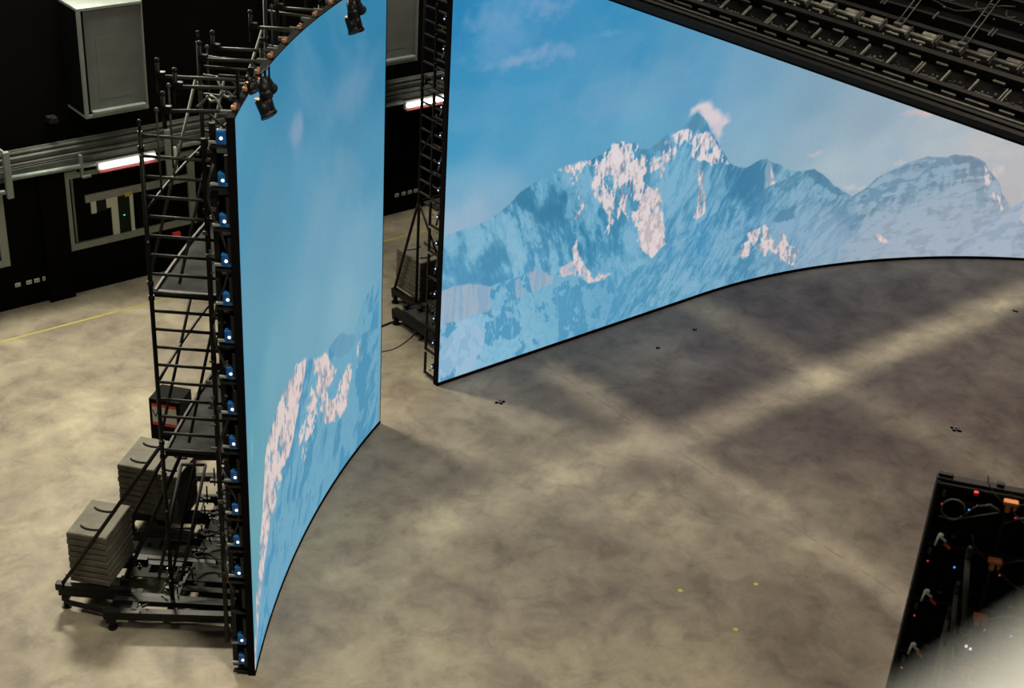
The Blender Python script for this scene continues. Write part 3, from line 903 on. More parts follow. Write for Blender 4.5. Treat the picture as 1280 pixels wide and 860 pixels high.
for (u0, u1, lab) in ((9.62, 10.75, 'lit fluorescent batten under the trunking, behind the left scaffold tower'),
                      (16.35, 17.75, 'lit fluorescent batten under the trunking, seen in the gap between the two screens')):
    t = thing('batten_light', lab, 'light', W((u0 + u1) / 2, 23.05, 2.54), 'fluorescent battens on the back wall')
    m = MB()
    hall_box(m, u0, u1, 23.03, 23.11, 2.54, 2.70, 0.01)
    m.build('housing', 'white', t)
    m = MB()
    m.tube(W(u0 + .03, 22.985, 2.63), W(u1 - .03, 22.985, 2.63), 0.038)
    m.build('tube', 'lamp', t)
    m = MB()
    hall_box(m, u0, u1, 22.97, 23.09, 2.515, 2.535)
    m.build('edge_strip', 'lamp_red', t)

for (u0, lab) in ((9.37, 'tall grey metal ventilation box hung high on the black wall at upper left'),
                  (15.24, 'tall grey metal ventilation box partly hidden in the gap between the two screens')):
    u1 = u0 + 1.16
    t = thing('ventilation_box', lab, 'ventilation box', W(u0, 23.1, 3.68), 'ventilation boxes on the back wall')
    m = MB()
    hall_box(m, u0, u1, 22.80, WV, 3.72, 5.55)
    m.build('body', 'duct', t)
    m = MB()
    hall_box(m, u0 - .01, u1 + .01, 22.74, WV, 5.55, 5.60, 0.006)
    hall_box(m, u0 - .01, u1 + .01, 22.74, WV, 3.66, 3.72, 0.006)
    hall_box(m, u0 - .01, u0 + .05, 22.74, 22.80, 3.72, 5.55)
    hall_box(m, u1 - .015, u1 + .005, 22.74, 22.80, 3.72, 5.55)
    m.build('rim', 'duct_light', t)
    m = MB()
    hall_box(m, u0 + .05, u0 + .10, 22.77, 22.81, 3.72, 5.55)  # dark gap on the front
    hall_box(m, u0 - .015, u0, 22.82, WV, 3.72, 5.55)  # black sheet painting the shade on the box's left side
    m.build('shade_and_gap', 'black_matt', t)
    m = MB()
    hall_box(m, u0 + .3, u1 - .25, 22.796, 22.81, 3.95, 5.05, 0.002)
    m.build('access_panel', 'duct', t)
    m = MB()
    hall_box(m, u0 + .12, u1 - .05, 22.70, 22.82, 3.72, 3.78, 0.01)
    m.build('drip_tray', 'duct_light', t)

m = MB()
hall_box(m, 13.45, 13.62, WV - .12, WV - .002, 3.1, 9)
hall_box(m, 13.68, 13.76, WV - .10, WV - .002, 3.1, 9)
tag(m.build('trim_2', 'rig_edge'), kind='structure')
m = MB()
m.box(W(9.0, WV - 0.1, 3.52), 0.16, 0.2, 0.10, (UX, VX, ZX), 0.01)
m.beam(W(8.93, WV - .2, 3.6), W(9.1, WV - .02, 3.42), .04, .03)
tag(m.build('wall_bracket', 'rig_dark'), 'small dark bracket on the black wall below the left ventilation box', 'bracket')

WORD = ('leftmost', 'second from left', 'third from left', 'small rightmost')
for grp, us, zc, where in (('wall sockets by the left column', (8.09, 8.30, 8.45, 8.585), 0.468, 'low on the wall left of the scaffold'),
                           ('wall sockets in the gap', (16.50, 16.68, 16.84, 17.0), 0.43, 'low on the wall in the gap')):
    for i, uu in enumerate(us):
        wd = 0.05 if (i == 3 and us[0] < 9) else 0.10
        t = thing('wall_socket', '%s of four white wall sockets %s' % (WORD[i] if (us[0] < 9 or i < 3) else 'rightmost', where), 'socket', W(uu, WV, zc - .04), grp)
        m = MB()
        m.box(W(uu, WV - .012, zc), wd, 0.024, 0.075, (UX, VX, ZX), 0.006)
        m.build('faceplate', 'white', t)
        for sx in ((-.022, .022) if wd > .06 else (0,)):
            m = MB()
            m.box(W(uu + sx, WV - .026, zc), 0.018, 0.006, 0.026, (UX, VX, ZX))
            m.build('outlet_hole', 'ink', t)

m = MB()
m.box(W(11.23, WV - .12, 0.78), 0.16, 0.06, 0.10, (UX, VX, ZX), 0.006)
tag(m.build('alarm_box', 'red'), 'small red box on the wall by the window sill, behind the left scaffold', 'alarm')

# ------------------------------------------------------------------ marks and small things on the floor
m = MB()
n = 60
vv = 22.42
m.box(W(13, vv, 0.001), 30, 0.05, 0.002, (UX, VX, ZX))
tag(m.build('floor_line', 'yellow_line'), 'thin worn yellow line on the concrete along the back wall', 'floor marking')
for (x, y, lab) in ((2.6, 16.04, 'small yellow tape dot on the concrete, leftmost of three'),
                    (3.7, 16.3, 'small yellow tape dot on the concrete, topmost and rightmost of three'),
                    (3.3, 15.27, 'small yellow tape dot on the concrete, nearest of three')):
    m = MB()
    m.tube((x, y, 0), (x, y, 0.003), 0.035, 12)
    tag(m.build('tape_dot', 'yellow'), lab, 'tape mark', 'yellow tape dots')


def anchor(x, y, r, lab, az):
    """flat floor anchor: small crossed plates with a ring"""
    t = thing('floor_anchor', lab, 'floor anchor', (x, y, 0), 'dark floor anchors on the stage floor')
    a, b = Vector((math.cos(az), math.sin(az), 0)), Vector((-math.sin(az), math.cos(az), 0))
    c = Vector((x, y, 0.006))
    m = MB()
    m.box(c, 2 * r, r * .55, 0.012, (a, b, ZX), 0.003)
    m.box(c + ZX * .002, r * .5, 1.7 * r, 0.012, (a, b, ZX), 0.003)
    m.build('plate', 'black_matt', t)
    m = MB()
    pts = [c + ZX * .02 + a * (math.cos(q * PI / 8) * r * .4) + b * (math.sin(q * PI / 8) * r * .4) for q in range(17)]
    m.path(pts, r * .1, 6)
    m.build('ring', 'steel', t)


anchor(-0.14, 20.86, 0.09, 'dark floor anchor near the lower left corner of the mountain screen', .4)
anchor(3.45, 24.02, 0.05, 'dark floor anchor close under the middle of the mountain screen', .9)
anchor(2.70, 23.19, 0.05, 'dark floor anchor nearest to the mountain screen on its left half', .9)
anchor(7.69, 20.96, 0.10, 'dark floor anchor on the right of the stage above the dark panel', 2.4)
anchor(10.05, 25.75, 0.06, 'dark floor anchor at the far right of the bright floor streak', 2.2)

for (pts, lab) in (([(-2.75, 23.0), (-2.45, 23.28), (-2.2, 23.55), (-1.99, 23.72), (-1.8, 23.7)], 'thick black cable on the floor in the gap, leading under the right scaffold base'),
                   ([(-2.7, 22.1), (-2.35, 22.32), (-2.1, 22.5), (-1.93, 22.8), (-1.8, 23.1), (-1.62, 23.34), (-1.4, 23.5)], 'thin grey cable curling over the floor in the gap between screens')):
    m = MB()
    thick = 'thick' in lab
    P = [Vector((x, y, 0.02 if thick else 0.012)) for x, y in pts]
    Q = []
    for i in range(len(P) - 1):
        p0, p1, p2, p3 = P[max(i - 1, 0)], P[i], P[i + 1], P[min(i + 2, len(P) - 1)]
        for k in range(6):
            q = k / 6
            Q.append(0.5 * ((2 * p1) + (p2 - p0) * q + (2 * p0 - 5 * p1 + 4 * p2 - p3) * q * q + (3 * p1 - p0 - 3 * p2 + p3) * q ** 3))
    m.path(Q + [P[-1]], 0.02 if thick else 0.011)
    tag(m.build('floor_cable', 'cable' if thick else 'grey_cable'), lab, 'cable')

# ------------------------------------------------------------------ main LED wall
wall = thing('led_screen', 'large curved LED wall showing blue snowy mountains under a blue sky', 'LED screen', MP(7, 0, 0))
led_surface('screen', wall, main_point, 0.03, 16.6, 0.06, WALL_H - .02, 0.0155, paint_main)
m = MB()
slab_strip(m, MP, 0.0, 16.63, 0.012, 0.10, 0.0, WALL_H, 60)
m.build('cabinet_shell', 'black_matt', wall)
m = MB()
slab_strip(m, MP, 0.0, 16.63, -0.012, 0.012, 0.0, 0.055, 60)
slab_strip(m, MP, 0.0, 16.63, -0.006, 0.012, WALL_H - .02, WALL_H, 60)
slab_strip(m, MP, 0.0, 0.03, -0.006, 0.012, 0.0, WALL_H, 1)
m.build('bezel', 'black_matt', wall)
for k in range(15):
    z = 0.30 + PANEL * k
    m = MB()
    m.box(W(12.853 + .05, 17.16, z), 0.06, 0.05, 0.09, (UX, VX, ZX), 0.01)
    c = m.build('connector_block', 'blue_dim', wall)
    m = MB()
    m.ball(W(12.853 + .015, 17.16, z), 0.011, 8)
    m.build('status_light', 'led_white', c)
m = MB()
for k in range(15):
    z = 0.07 + PANEL * k
    m.beam(W(12.90, 17.10, z), W(12.90, 17.42, z), .04, .03)
    m.beam(W(12.90, 17.40, z), W(12.90, 17.40, z + .4), .035, .035, UX)
m.build('rear_ladder', 'black_metal', wall)
m = MB()
for k in range(30):
    m.ball(W(12.86, 17.13 + random.random() * .2, .2 + .24 * k + random.random() * .1), .012 + random.random() * .01, 6)
tag(m.build('wiring', 'tube', wall), kind='stuff')

# ------------------------------------------------------------------ left LED wing
wing = thing('led_screen', 'tall narrow curved LED wing on the left showing sky and a snow ridge', 'LED screen', WP(3, 0, 0))
led_surface('screen', wing, wing_point, 0.015, 6.30, 0.05, WALL_H - .015, 0.0135, paint_wing)
m = MB()
slab_strip(m, WP, 0.0, 6.315, 0.012, 0.085, 0.0, WALL_H, 30)
m.build('cabinet_shell', 'black_matt', wing)
m = MB()
slab_strip(m, WP, 0.0, 6.315, -0.010, 0.012, 0.0, 0.045, 30)
slab_strip(m, WP, 0.0, 6.315, -0.005, 0.012, WALL_H - .015, WALL_H, 30)
slab_strip(m, WP, 0.0, 0.015, -0.005, 0.012, 0.0, WALL_H, 1)
slab_strip(m, WP, 6.30, 6.315, -0.005, 0.012, 0.0, WALL_H, 1)
m.build('bezel', 'black_matt', wing)


def wdir(s):
    a = WING_A0 - s / WING_R
    return Vector((math.sin(a), -math.cos(a), 0)), Vector((math.cos(a), math.sin(a), 0))   # along, backwards


tw, bw = wdir(0)
zs = [0.25, 0.57] + [1.62 + .465 * k for k in range(13)]
for z in zs:
    m = MB()
    m.box(WP(0.05, 0.145, z), 0.09, 0.115, 0.155, (tw, bw, ZX), 0.018)
    c = m.build('connector_block', 'blue', wing)
    m = MB()
    m.ball(WP(0.0, 0.145, z), 0.019, 10, (1, .6, 1))
    m.build('status_light', 'led_white', c)
    m = MB()
    m.box(WP(0.02, 0.235, z - .05), 0.03, 0.08, 0.025, (tw, bw, ZX))
    m.build('latch', 'duct_light', c)
m = MB()
for k in range(16):
    z = 0.05 + PANEL * k
    m.box(WP(0.04, 0.17, min(z, WALL_H - .03)), 0.05, 0.2, 0.03, (tw, bw, ZX))
    if k < 15:
        m.box(WP(0.03, 0.10, z + .23), 0.05, 0.05, 0.30, (tw, bw, ZX), .006)
m.build('rear_ladder', 'rig_dark', wing)
for k in range(15):
    z = 0.25 + .468 * k
    for s in (.30,):
        m = MB()
        m.box(WP(s, .185, z), .34, .19, .36, (*wdir(s), ZX), .015)
        m.build('rear_housing', 'black_matt', wing)
m = MB()
m.beam(WP(0.10, 0.25, 0.1), WP(0.10, 0.25, WALL_H - .1), .06, .06, tw)
m.beam(WP(0.16, 0.36, 0.4), WP(0.16, 0.36, WALL_H - .3), .05, .05, tw)
m.build('support_post', 'black_metal', wing)
m = MB()
for k in range(70):
    z = 1.2 + 6.0 * random.random()
    m.box(WP(0.02 + .1 * random.random(), 0.19 + .22 * random.random(), z), .02, .015 + .05 * random.random(), .015 + .03 * random.random(), (tw, bw, ZX))
tag(m.build('fittings', 'tube', wing), kind='stuff')
for k in range(3):
    m = MB()
    pts = [WP(.04, .22 + .1 * math.sin(q * .8 + k), 1.3 + 1.9 * k + 1.8 * q / 9) for q in range(10)]
    m.path(pts, .016, 6)
    m.build('cable_loom', 'cable', wing)
for k in range(10):
    s = 0.25 + .6 * k
    m = MB()
    m.box(WP(s, .05, WALL_H + .02), .07, .05, .045, (*wdir(s), ZX), .012)
    m.ball(WP(s + .03, .04, WALL_H + .045), .02, 8)
    m.build('top_light', 'top_orange', wing)
for k in range(28):
    s = .2 + .22 * k
    if k % 2:
        continue
    m = MB()
    m.box(WP(s, .12, WALL_H - .02), .05, .12, .05, (*wdir(s), ZX), .01)
    m.build('top_clip', 'tray', wing)

# ------------------------------------------------------------------ scaffold tower behind the left wing
tower = thing('scaffold_tower', 'tall black scaffold tower on an outrigger base behind the left screen', 'scaffold', WP(2.5, .87, 0))
UP0, UP1 = 0.46, 1.27
RUNG0, RUNGD = 0.71, 0.2425
FRAMES = (1.01, 3.05, 5.1)
for fi, s in enumerate(FRAMES):
    m = MB()
    top = 6.82 if fi == 0 else 7.2
    for b in (UP0, UP1):
        m.tube(WP(s, b, 0.3), WP(s, b, top), 0.027, 10)
        for z in (2.55, 2.75, 4.76, 4.95, 6.62):
            m.tube(WP(s, b, z - .03), WP(s, b, z + .03), 0.036, 10)
        m.tube(WP(s, b, top), WP(s, b, top + .10), 0.018, 8)
        m.ball(WP(s, b, top + .11), 0.028, 8)
    fr = m.build('ladder_frame', 'tube_dark', tower)
    for k in range(26 if fi == 0 else 27):
        z = RUNG0 + RUNGD * k
        if fi == 0 and z < 2.6:
            continue
        m = MB()
        m.tube(WP(s, UP0, z), WP(s, UP1, z), 0.020, 8)
        m.build('rung', 'tube', fr)
# decks
for z in (2.57, 4.80):
    for (s0, s1) in ((1.06, 3.02), (3.10, 5.06), (5.14, 6.2)):
        m = MB()
        slab_strip(m, WP, s0, s1, UP0 + .05, UP1 - .05, z - .03, z + .02, 5)
        d = m.build('deck', 'deck', tower)
        m = MB()
        slab_strip(m, WP, s0, s1, UP0 + .02, UP0 + .05, z - .05, z + .05, 5)
        slab_strip(m, WP, s0, s1, UP1 - .05, UP1 - .02, z - .05, z + .05, 5)
        slab_strip(m, WP, s0, s0 + .04, UP0 + .05, UP1 - .05, z - .05, z + .03, 1)
        m.build('deck_edge', 'rig_edge', d)
# braces
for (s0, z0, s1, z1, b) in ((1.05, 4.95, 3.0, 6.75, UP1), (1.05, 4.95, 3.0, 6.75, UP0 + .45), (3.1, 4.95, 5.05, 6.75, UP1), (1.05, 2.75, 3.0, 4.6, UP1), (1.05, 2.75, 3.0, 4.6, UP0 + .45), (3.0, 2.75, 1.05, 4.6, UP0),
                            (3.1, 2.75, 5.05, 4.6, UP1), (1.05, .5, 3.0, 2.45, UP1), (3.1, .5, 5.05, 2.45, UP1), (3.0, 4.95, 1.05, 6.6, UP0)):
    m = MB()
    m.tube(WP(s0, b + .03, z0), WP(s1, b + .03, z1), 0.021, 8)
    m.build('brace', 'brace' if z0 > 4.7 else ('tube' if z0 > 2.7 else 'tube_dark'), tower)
# guard rails along the tower
for z in (3.6, 5.85):
    m = MB()
    m.path([WP(1.01 + .5 * k, UP1, z) for k in range(9)], .02, 8)
    m.build('guard_rail', 'tube_dark', tower)
# arms tying the top of the wing to the tower
for k, s in enumerate((0.95, 2.0, 1.72, 2.72, 3.15, 4.12, 5.05, 5.75)):
    L = (0.85, 1.25, 0.95, 1.0, 1.0, 0.9, 0.95, .85)[k]
    m = MB()
    m.tube(WP(s, .10, 7.16), WP(s, L + .12, 7.10), .021, 8)
    a = m.build('tie_arm', 'tube', tower)
    m = MB()
    m.tube(WP(s, L + .12, 6.9), WP(s, L + .12, 7.27), .026, 8)
    m.ball(WP(s, L + .12, 7.29), .035, 8)
    m.box(WP(s, L + .07, 7.12), .08, .08, .08, (*wdir(s), ZX), .01)
    m.build('coupler', 'tube_dark', a)
    if k % 2 == 0:
        m = MB()
        m.tube(WP(s, L + .2, 7.13), WP(s, L + .2, 6.1), .014, 6)
        m.ball(WP(s, L + .2, 7.1), .03, 8)
        m.build('drop_tube', 'tube', a)
    m = MB()
    m.tube(WP(s, .12, 6.8), WP(s, .5, 7.12), .014, 6)
    m.build('knee_brace', 'tube', a)
# loose cables over the tower top
for k in range(3):
    m = MB()
    m.path([WP(1.2 + .35 * k + .12 * q, .35 + .09 * q, 6.95 + .16 * math.sin(q * .7 + k)) for q in range(7)], .015, 6)
    m.build('cable_loop', 'grey_cable', tower)
# clutter of pale clamps at the upright joints
m = MB()
for s in (1.0, 3.05):
    for b in (UP0 - .12, UP0 - .05, UP1):
        for z in [0.6 + .55 * q for q in range(12)]:
            if random.random() < .55:
                m.ball(WP(s - .03, b + random.uniform(-.03, .03), z + random.uniform(-.1, .1)), .016, 6)
tag(m.build('bolt_heads', 'steel', tower), kind='stuff')

# rolling base under the tower
base = tower
m = MB()
m.beam((-5.08, 14.46, .235), (-3.22, 14.56, .235), .10, .12)
m.build('front_beam', 'black_metal', base)
m = MB()
m.beam((-5.0, 14.70, .27), (-3.35, 14.74, .27), .09, .08)
m.build('front_beam', 'rig_dark', base)
for (x0, x1, y, dy) in ((-5.78, -3.35, 14.81, -.03), (-5.72, -4.3, 15.5, 0),  (-5.35, -3.38, 15.62, -.02), (-5.3, -3.36, 16.12, 0), (-5.5, -3.33, 16.62, .02), (-5.25, -3.25, 17.15, .04), (-5.2, -3.15, 17.7, .07), (-5.1, -3.0, 18.3, .1)):
    m = MB()
    m.beam((x0, y - dy, .25), (x1, y + dy, .25), .08, .10)
    if x0 < -5.4:
        m.beam((x0, y - dy, .335), (x0 + .95, y - dy, .335), .08, .07)
    m.build('cross_beam', 'black_metal', base)
for pts in (((-5.02, 14.42), (-5.0, 18.5)), ((-4.28, 14.5), (-4.1, 18.6)), ((-3.4, 14.5), (-3.15, 18.5))):
    m = MB()
    m.beam((*pts[0], .15), (*pts[1], .15), .07, .1)
    m.build('side_rail', 'black_metal', base)
# feet
for (x, y) in ((-4.98, 14.46), (-3.3, 14.56), (-5.70, 14.84), (-5.30, 16.62), (-3.2, 18.3), (-5.0, 18.3), (-4.2, 16.1)):
    m = MB()
    m.box((x, y, .155), .09, .10, .07)
    m.tube((x, y, .02), (x, y, .15), .04, 10)
    m.tube((x, y, 0), (x, y, .025), .065, 12)
    m.build('foot', 'black_metal', base)
m = MB()
m.beam((-5.68, 14.80, .10), (-4.95, 14.62, .10), .05, .05)
m.beam((-4.72, 14.93, .28), (-4.7, 14.5, .28), .07, .05)
m.beam((-4.62, 14.6, .27), (-4.35, 14.86, .27), .03, .03)
m.build('stub_bar', 'rig_dark', base)
# grey ring plates and dark deck sheets between the beams
for (y0, y1) in ((15.20, 15.57), (15.69, 16.07), (16.19, 16.57), (16.69, 17.08)):
    m = MB()
    x0, x1 = -4.98, -4.32
    hx0, hx1, hy0, hy1 = x0 + .27, x1 - .02, y0 + .09, y1 - .05
    for (a, b, c, d) in ((x0, hx0, y0, y1), (hx0, hx1, y0, hy0), (hx0, hx1, hy1, y1), (hx1, x1, y0, y1)):
        m.box(((a + b) / 2, (c + d) / 2, .285), b - a, d - c, .015)
    p = m.build('ring_plate', 'plate', base)
    m = MB()
    m.box((x0 + .13, (y0 + y1) / 2, .305), .05, .05, .02, None, .005)
    m.tube((x0 + .13, (y0 + y1) / 2, .31), (x0 + .13, (y0 + y1) / 2, .36), .012, 8)
    m.build('eye_bolt', 'rig_dark', p)
for (y0, y1) in ((14.96, 15.06), (15.18, 15.57), (15.68, 16.07), (16.18, 16.57), (16.68, 17.1), (17.2, 17.65)):
    m = MB()
    m.box((-3.78 + (y0 - 15) * .03, (y0 + y1) / 2, .285), .78, y1 - y0, .02)
    m.build('deck_sheet', 'deck', base)
# screw jacks and clamps standing along the outer rail
for k in range(9):
    y = 14.9 + .42 * k + random.uniform(-.08, .08)
    m = MB()
    x = -4.2 + random.uniform(-.12, .12)
    m.tube((x, y, .3), (x, y, .5 + random.uniform(0, .12)), .013, 6)
    m.tube((x - .07, y + .1, .36), (x + .12, y + .1, .36), .016, 6)
    m.tube((x + .10, y, .3), (x + .10, y, .44), .012, 6)
    m.box((x - .02, y + .05, .345), .12, .06, .05, None, .01)
    m.build('screw_jack', 'rig_dark' if k % 3 else 'rig', base)
for k in range(6):
    m = MB()
    y = 15.4 + .5 * k
    m.path([(-3.95 + .16 * math.cos(q * .7), y + .14 * math.sin(q * .7), .42 + .03 * q) for q in range(8)], .018, 6)
    m.build('hose', 'rig_dark', base)
# leaning push frame
m = MB()
a, b = Vector((-4.36, 16.0, 1.60)), Vector((-4.03, 16.0, 1.62))
c, d = Vector((-4.52, 15.1, .33)), Vector((-4.22, 15.1, .33))
m.tube(a, b, .022, 8)
m.tube(a, c, .022, 8)
m.tube(b, d, .022, 8)
m.tube(a.lerp(c, .55), b.lerp(d, .55), .018, 8)
m.build('push_frame', 'tube', base)
# long braces from outriggers to the tower
for (p, q, mt) in (((-5.74, 14.78, .36), WP(1.01, UP1 + .03, 2.68), 'tube_dark'), ((-5.25, 16.26, .33), WP(2.6, UP1 + .03, 2.5), 'tube_dark'), ((-4.95, 15.0, .33), WP(1.5, UP1 - .2, 2.55), 'tube_dark')):
    m = MB()
    m.tube(p, q, .026, 10)
    m.box(Vector(p) + ZX * .03, .10, .10, .10, None, .01)
    m.build('raker', mt, base)
m = MB()
for (x, y, z) in ((-5.74, 15.05, .36), (-5.66, 15.08, .37), (-4.62, 14.52, .36), (-4.55, 14.6, .37), (-4.35, 14.8, .40), (-3.3, 14.53, .31)):
    m.ball((x, y, z), .018, 6)
m.tube((-4.42, 14.84, .34), (-4.36, 14.86, .48), .012, 6)
m.tube((-4.44, 15.2, .34), (-4.42, 15.2, .46), .012, 6)
tag(m.build('bright_pins', 'steel', base), kind='stuff')
for (p, q) in (((-4.55, 15.9, .95), (-4.42, 15.5, 1.35)), ((-4.7, 16.2, 1.2), (-4.55, 15.9, 1.5))):
    m = MB()
    m.tube(p, q, .018, 8)
    m.build('stay_rod', 'steel', base)


# ------------------------------------------------------------------ cast ballast slabs
def make_slab(lx, ly, h, bars):
    m = MB()
    m.box((0, 0, h / 2), lx, ly, h - .012, None, .012)
    m.box((0, 0, h / 2), lx * .97, ly * .97, h, None, .004)
    if not bars:
        return m.build('ballast_weight', 'ballast', origin=(0, 0, 0))
    t = thing('ballast_weight', 'x', 'weight', (0, 0, 0))
    m.build('body', 'ballast', t)
    for s in (-1, 1):
        m = MB()
        # curved lifting bar lying in the top face
        m.path([(lx * .30 * math.cos(q), s * ly * .27 - lx * .16 * math.sin(q) + .04, h + .008) for q in [PI * .12 + PI * .76 * k / 8 for k in range(9)]], .014, 6)
        m.build('lifting_bar', 'plate', t)
    return t


SLAB = 0.096
PLAIN, TOPS = {}, {}
def ordinal(k, n):
    if k == 0:
        return 'bottom'
    if k == n - 1:
        return 'topmost'
    if k <= n // 2:
        return ('second', 'third', 'fourth', 'fifth')[k - 1] + ' from bottom'
    return ('second', 'third')[n - 2 - k] + ' from top'


def stack(cx, cy, z0, n, ang, where, group, lx=.55, ly=.78, h=SLAB):
    for k in range(n):
        store = TOPS if k == n - 1 else PLAIN
        if (lx, ly) in store:
            o = copy_tree(store[(lx, ly)])
        else:
            o = store[(lx, ly)] = make_slab(lx, ly, h, k == n - 1)
        jx, jy, ja = random.uniform(-.006, .006), random.uniform(-.006, .006), random.uniform(-.008, .008)
        o.location = (cx + jx, cy + jy, z0 + k * (h + .003))
        o.rotation_euler = (0, 0, ang + ja)
        tag(o, 'grey ballast slab, %s, %s' % (ordinal(k, n), where), 'weight', group)


stack(-5.30, 15.25, .375, 8, math.radians(-9), 'in the nearest stack at the left', 'ballast slabs on the nearest outrigger')
stack(-5.08, 16.87, .375, 8, math.radians(-10), 'in the stack behind the nearest left one', 'ballast slabs of the middle stack')
stack(-4.63, 16.64, .375, 8, math.radians(-12), 'in the narrow stack beside the left tower', 'ballast slabs of the narrow stack', .36, .62)

# ------------------------------------------------------------------ black case with a label
t = thing('equipment_case', 'black equipment case with a white and red label behind the left scaffold', 'case', (-5.23, 18.80, 0))
az = math.radians(-11)
ex, ey = Vector((math.cos(az), math.sin(az), 0)), Vector((-math.sin(az), math.cos(az), 0))
cc = Vector((-5.23, 18.80, 0))
m = MB()
m.box(cc + ZX * .53, .50, .46, .86, (ex, ey, ZX), .012)
m.build('body', 'case', t)
m = MB()
m.box(cc + ZX * .98, .50, .46, .035, (ex, ey, ZX), .010)
m.build('lid', 'case', t)
for sx in (-1, 1):
    for sy in (-1, 1):
        m = MB()
        m.tube(cc + ex * (sx * .19) + ey * (sy * .17), cc + ex * (sx * .19) + ey * (sy * .17) + ZX * .1, .045, 10)
        m.build('castor', 'black_metal', t)
fc = cc - ey * .233 + ZX * .735
m = MB()
m.box(fc, .40, .006, .36, (ex, ey, ZX))
lab = m.build('label_sheet', 'white', t)
for dz in (-.165, .165):
    m = MB()
    m.box(fc - ey * .003 + ZX * dz, .40, .006, .05, (ex, ey, ZX))
    m.build('label_band', 'red', t)
letters('V', fc - ey * .005 + ex * -.145, .13, ex, ZX, -ey, 'ink', 'lettering', t)

# ------------------------------------------------------------------ scaffold tower behind the left end of the mountain wall
tower2 = thing('scaffold_tower', 'black scaffold tower seen in the gap, behind the left end of the mountain screen', 'scaffold', W(15, 18.9, 0))
for fi, u0 in enumerate((14.05, 16.2, 18.3)):
    m = MB()
    for b in (18.55, 19.3):
        m.tube(W(u0, b, .3), W(u0, b, 7.3), .027, 10)
        for z in (2.3, 4.5, 6.6):
            m.tube(W(u0, b, z - .04), W(u0, b, z + .04), .036, 10)
    fr = m.build('ladder_frame', 'tube_dark', tower2)
    for k in range(20):
        z = 2.55 + RUNGD * k
        m = MB()
        m.tube(W(u0, 18.55, z), W(u0, 19.3, z), .020, 8)
        m.build('rung', 'tube', fr)
for z in (2.35, 4.6):
    for (a, b) in ((14.1, 16.15), (16.25, 18.25)):
        m = MB()
        for q in range(3):
            hall_box(m, a, b, 18.6 + .22 * q, 18.79 + .22 * q, z - .03, z + .02, .005)
        m.build('deck', 'deck', tower2)
        m = MB()
        hall_box(m, a, b, 18.54, 18.57, z - .06, z + .04)
        hall_box(m, a, b, 19.27, 19.30, z - .06, z + .04)
        m.build('deck_edge', 'rig_dark', tower2)
for (p, q) in ((W(14.05, 19.33, 2.5), W(16.2, 19.33, 4.5)), (W(14.05, 19.33, 4.7), W(16.2, 19.33, 6.7)), (W(14.05, 18.6, 1.4), W(14.05, 19.28, 2.3)), (W(14.05, 19.28, 3.3), W(14.05, 18.58, 4.4)),
               (W(14.05, 18.0, 2.2), W(14.05, 18.55, 1.5)), (W(13.3, 17.4, 2.2), W(14.05, 18.55, 2.25))):
    m = MB()
    m.tube(p, q, .02, 8)
    m.build('brace', 'tube_dark', tower2)
for k in range(7):
    z = 1.0 + .94 * k
    m = MB()
    m.tube(W(13.0, 17.35, z), W(14.05, 18.55, z), .02, 8)
    m.build('tie_arm', 'tube_dark', tower2)
base2 = tower2
m = MB()
m.beam(W(13.57, 17.3, .25), W(13.57, 19.32, .25), .12, .12)
m.build('front_beam', 'black_metal', base2)
for u0 in (14.05, 14.75, 15.4):
    m = MB()
    m.beam(W(u0, 17.3, .25), W(u0, 20.05, .25), .10, .10)
    m.build('cross_beam', 'black_metal', base2)
for v0 in (17.5, 18.55, 19.25):
    m = MB()
    m.beam(W(13.5, v0, .16), W(18.3, v0, .16), .08, .10)
    m.build('side_rail', 'black_metal', base2)
m = MB()
hall_box(m, 13.66, 14.0, 17.6, 19.2, .29, .31)
hall_box(m, 14.1, 14.7, 17.6, 19.2, .29, .31)
m.build('deck_sheet', 'deck', base2)
for (a, b) in ((13.57, 19.25), (14.05, 19.98), (14.75, 19.98), (13.57, 17.45), (15.4, 19.9)):
    m = MB()
    m.box(W(a, b, .16), .11, .10, .08, (UX, VX, ZX))
    m.tube(W(a, b, 0.02), W(a, b, .15), .045, 10)
    m.tube(W(a, b, 0), W(a, b, .025), .07, 12)
    m.build('foot', 'black_metal', base2)
m = MB()
m.tube(W(14.05, 20.0, .32), W(14.05, 19.33, 2.3), .027, 10)
m.build('raker', 'tube_dark', base2)
for k in range(6):
    m = MB()
    a, b = 13.75 + .16 * k, 19.15 - .22 * k
    m.tube(W(a, b, .3), W(a, b, .46), .018, 6)
    m.tube(W(a - .1, b, .38), W(a + .12, b, .38), .018, 6)
    m.box(W(a, b + .05, .35), .1, .07, .06, (UX, VX, ZX), .01)
    m.build('screw_jack', 'rig' if k == 2 else 'rig_dark', base2)
stack(*(W(14.40, 19.69)[:2]), .305, 8, HALL, 'in the first stack seen in the gap', 'ballast slabs on the right scaffold base')
stack(*(W(15.02, 19.69)[:2]), .305, 8, HALL, 'in the second stack in the gap', 'ballast slabs on the right scaffold base, second stack')

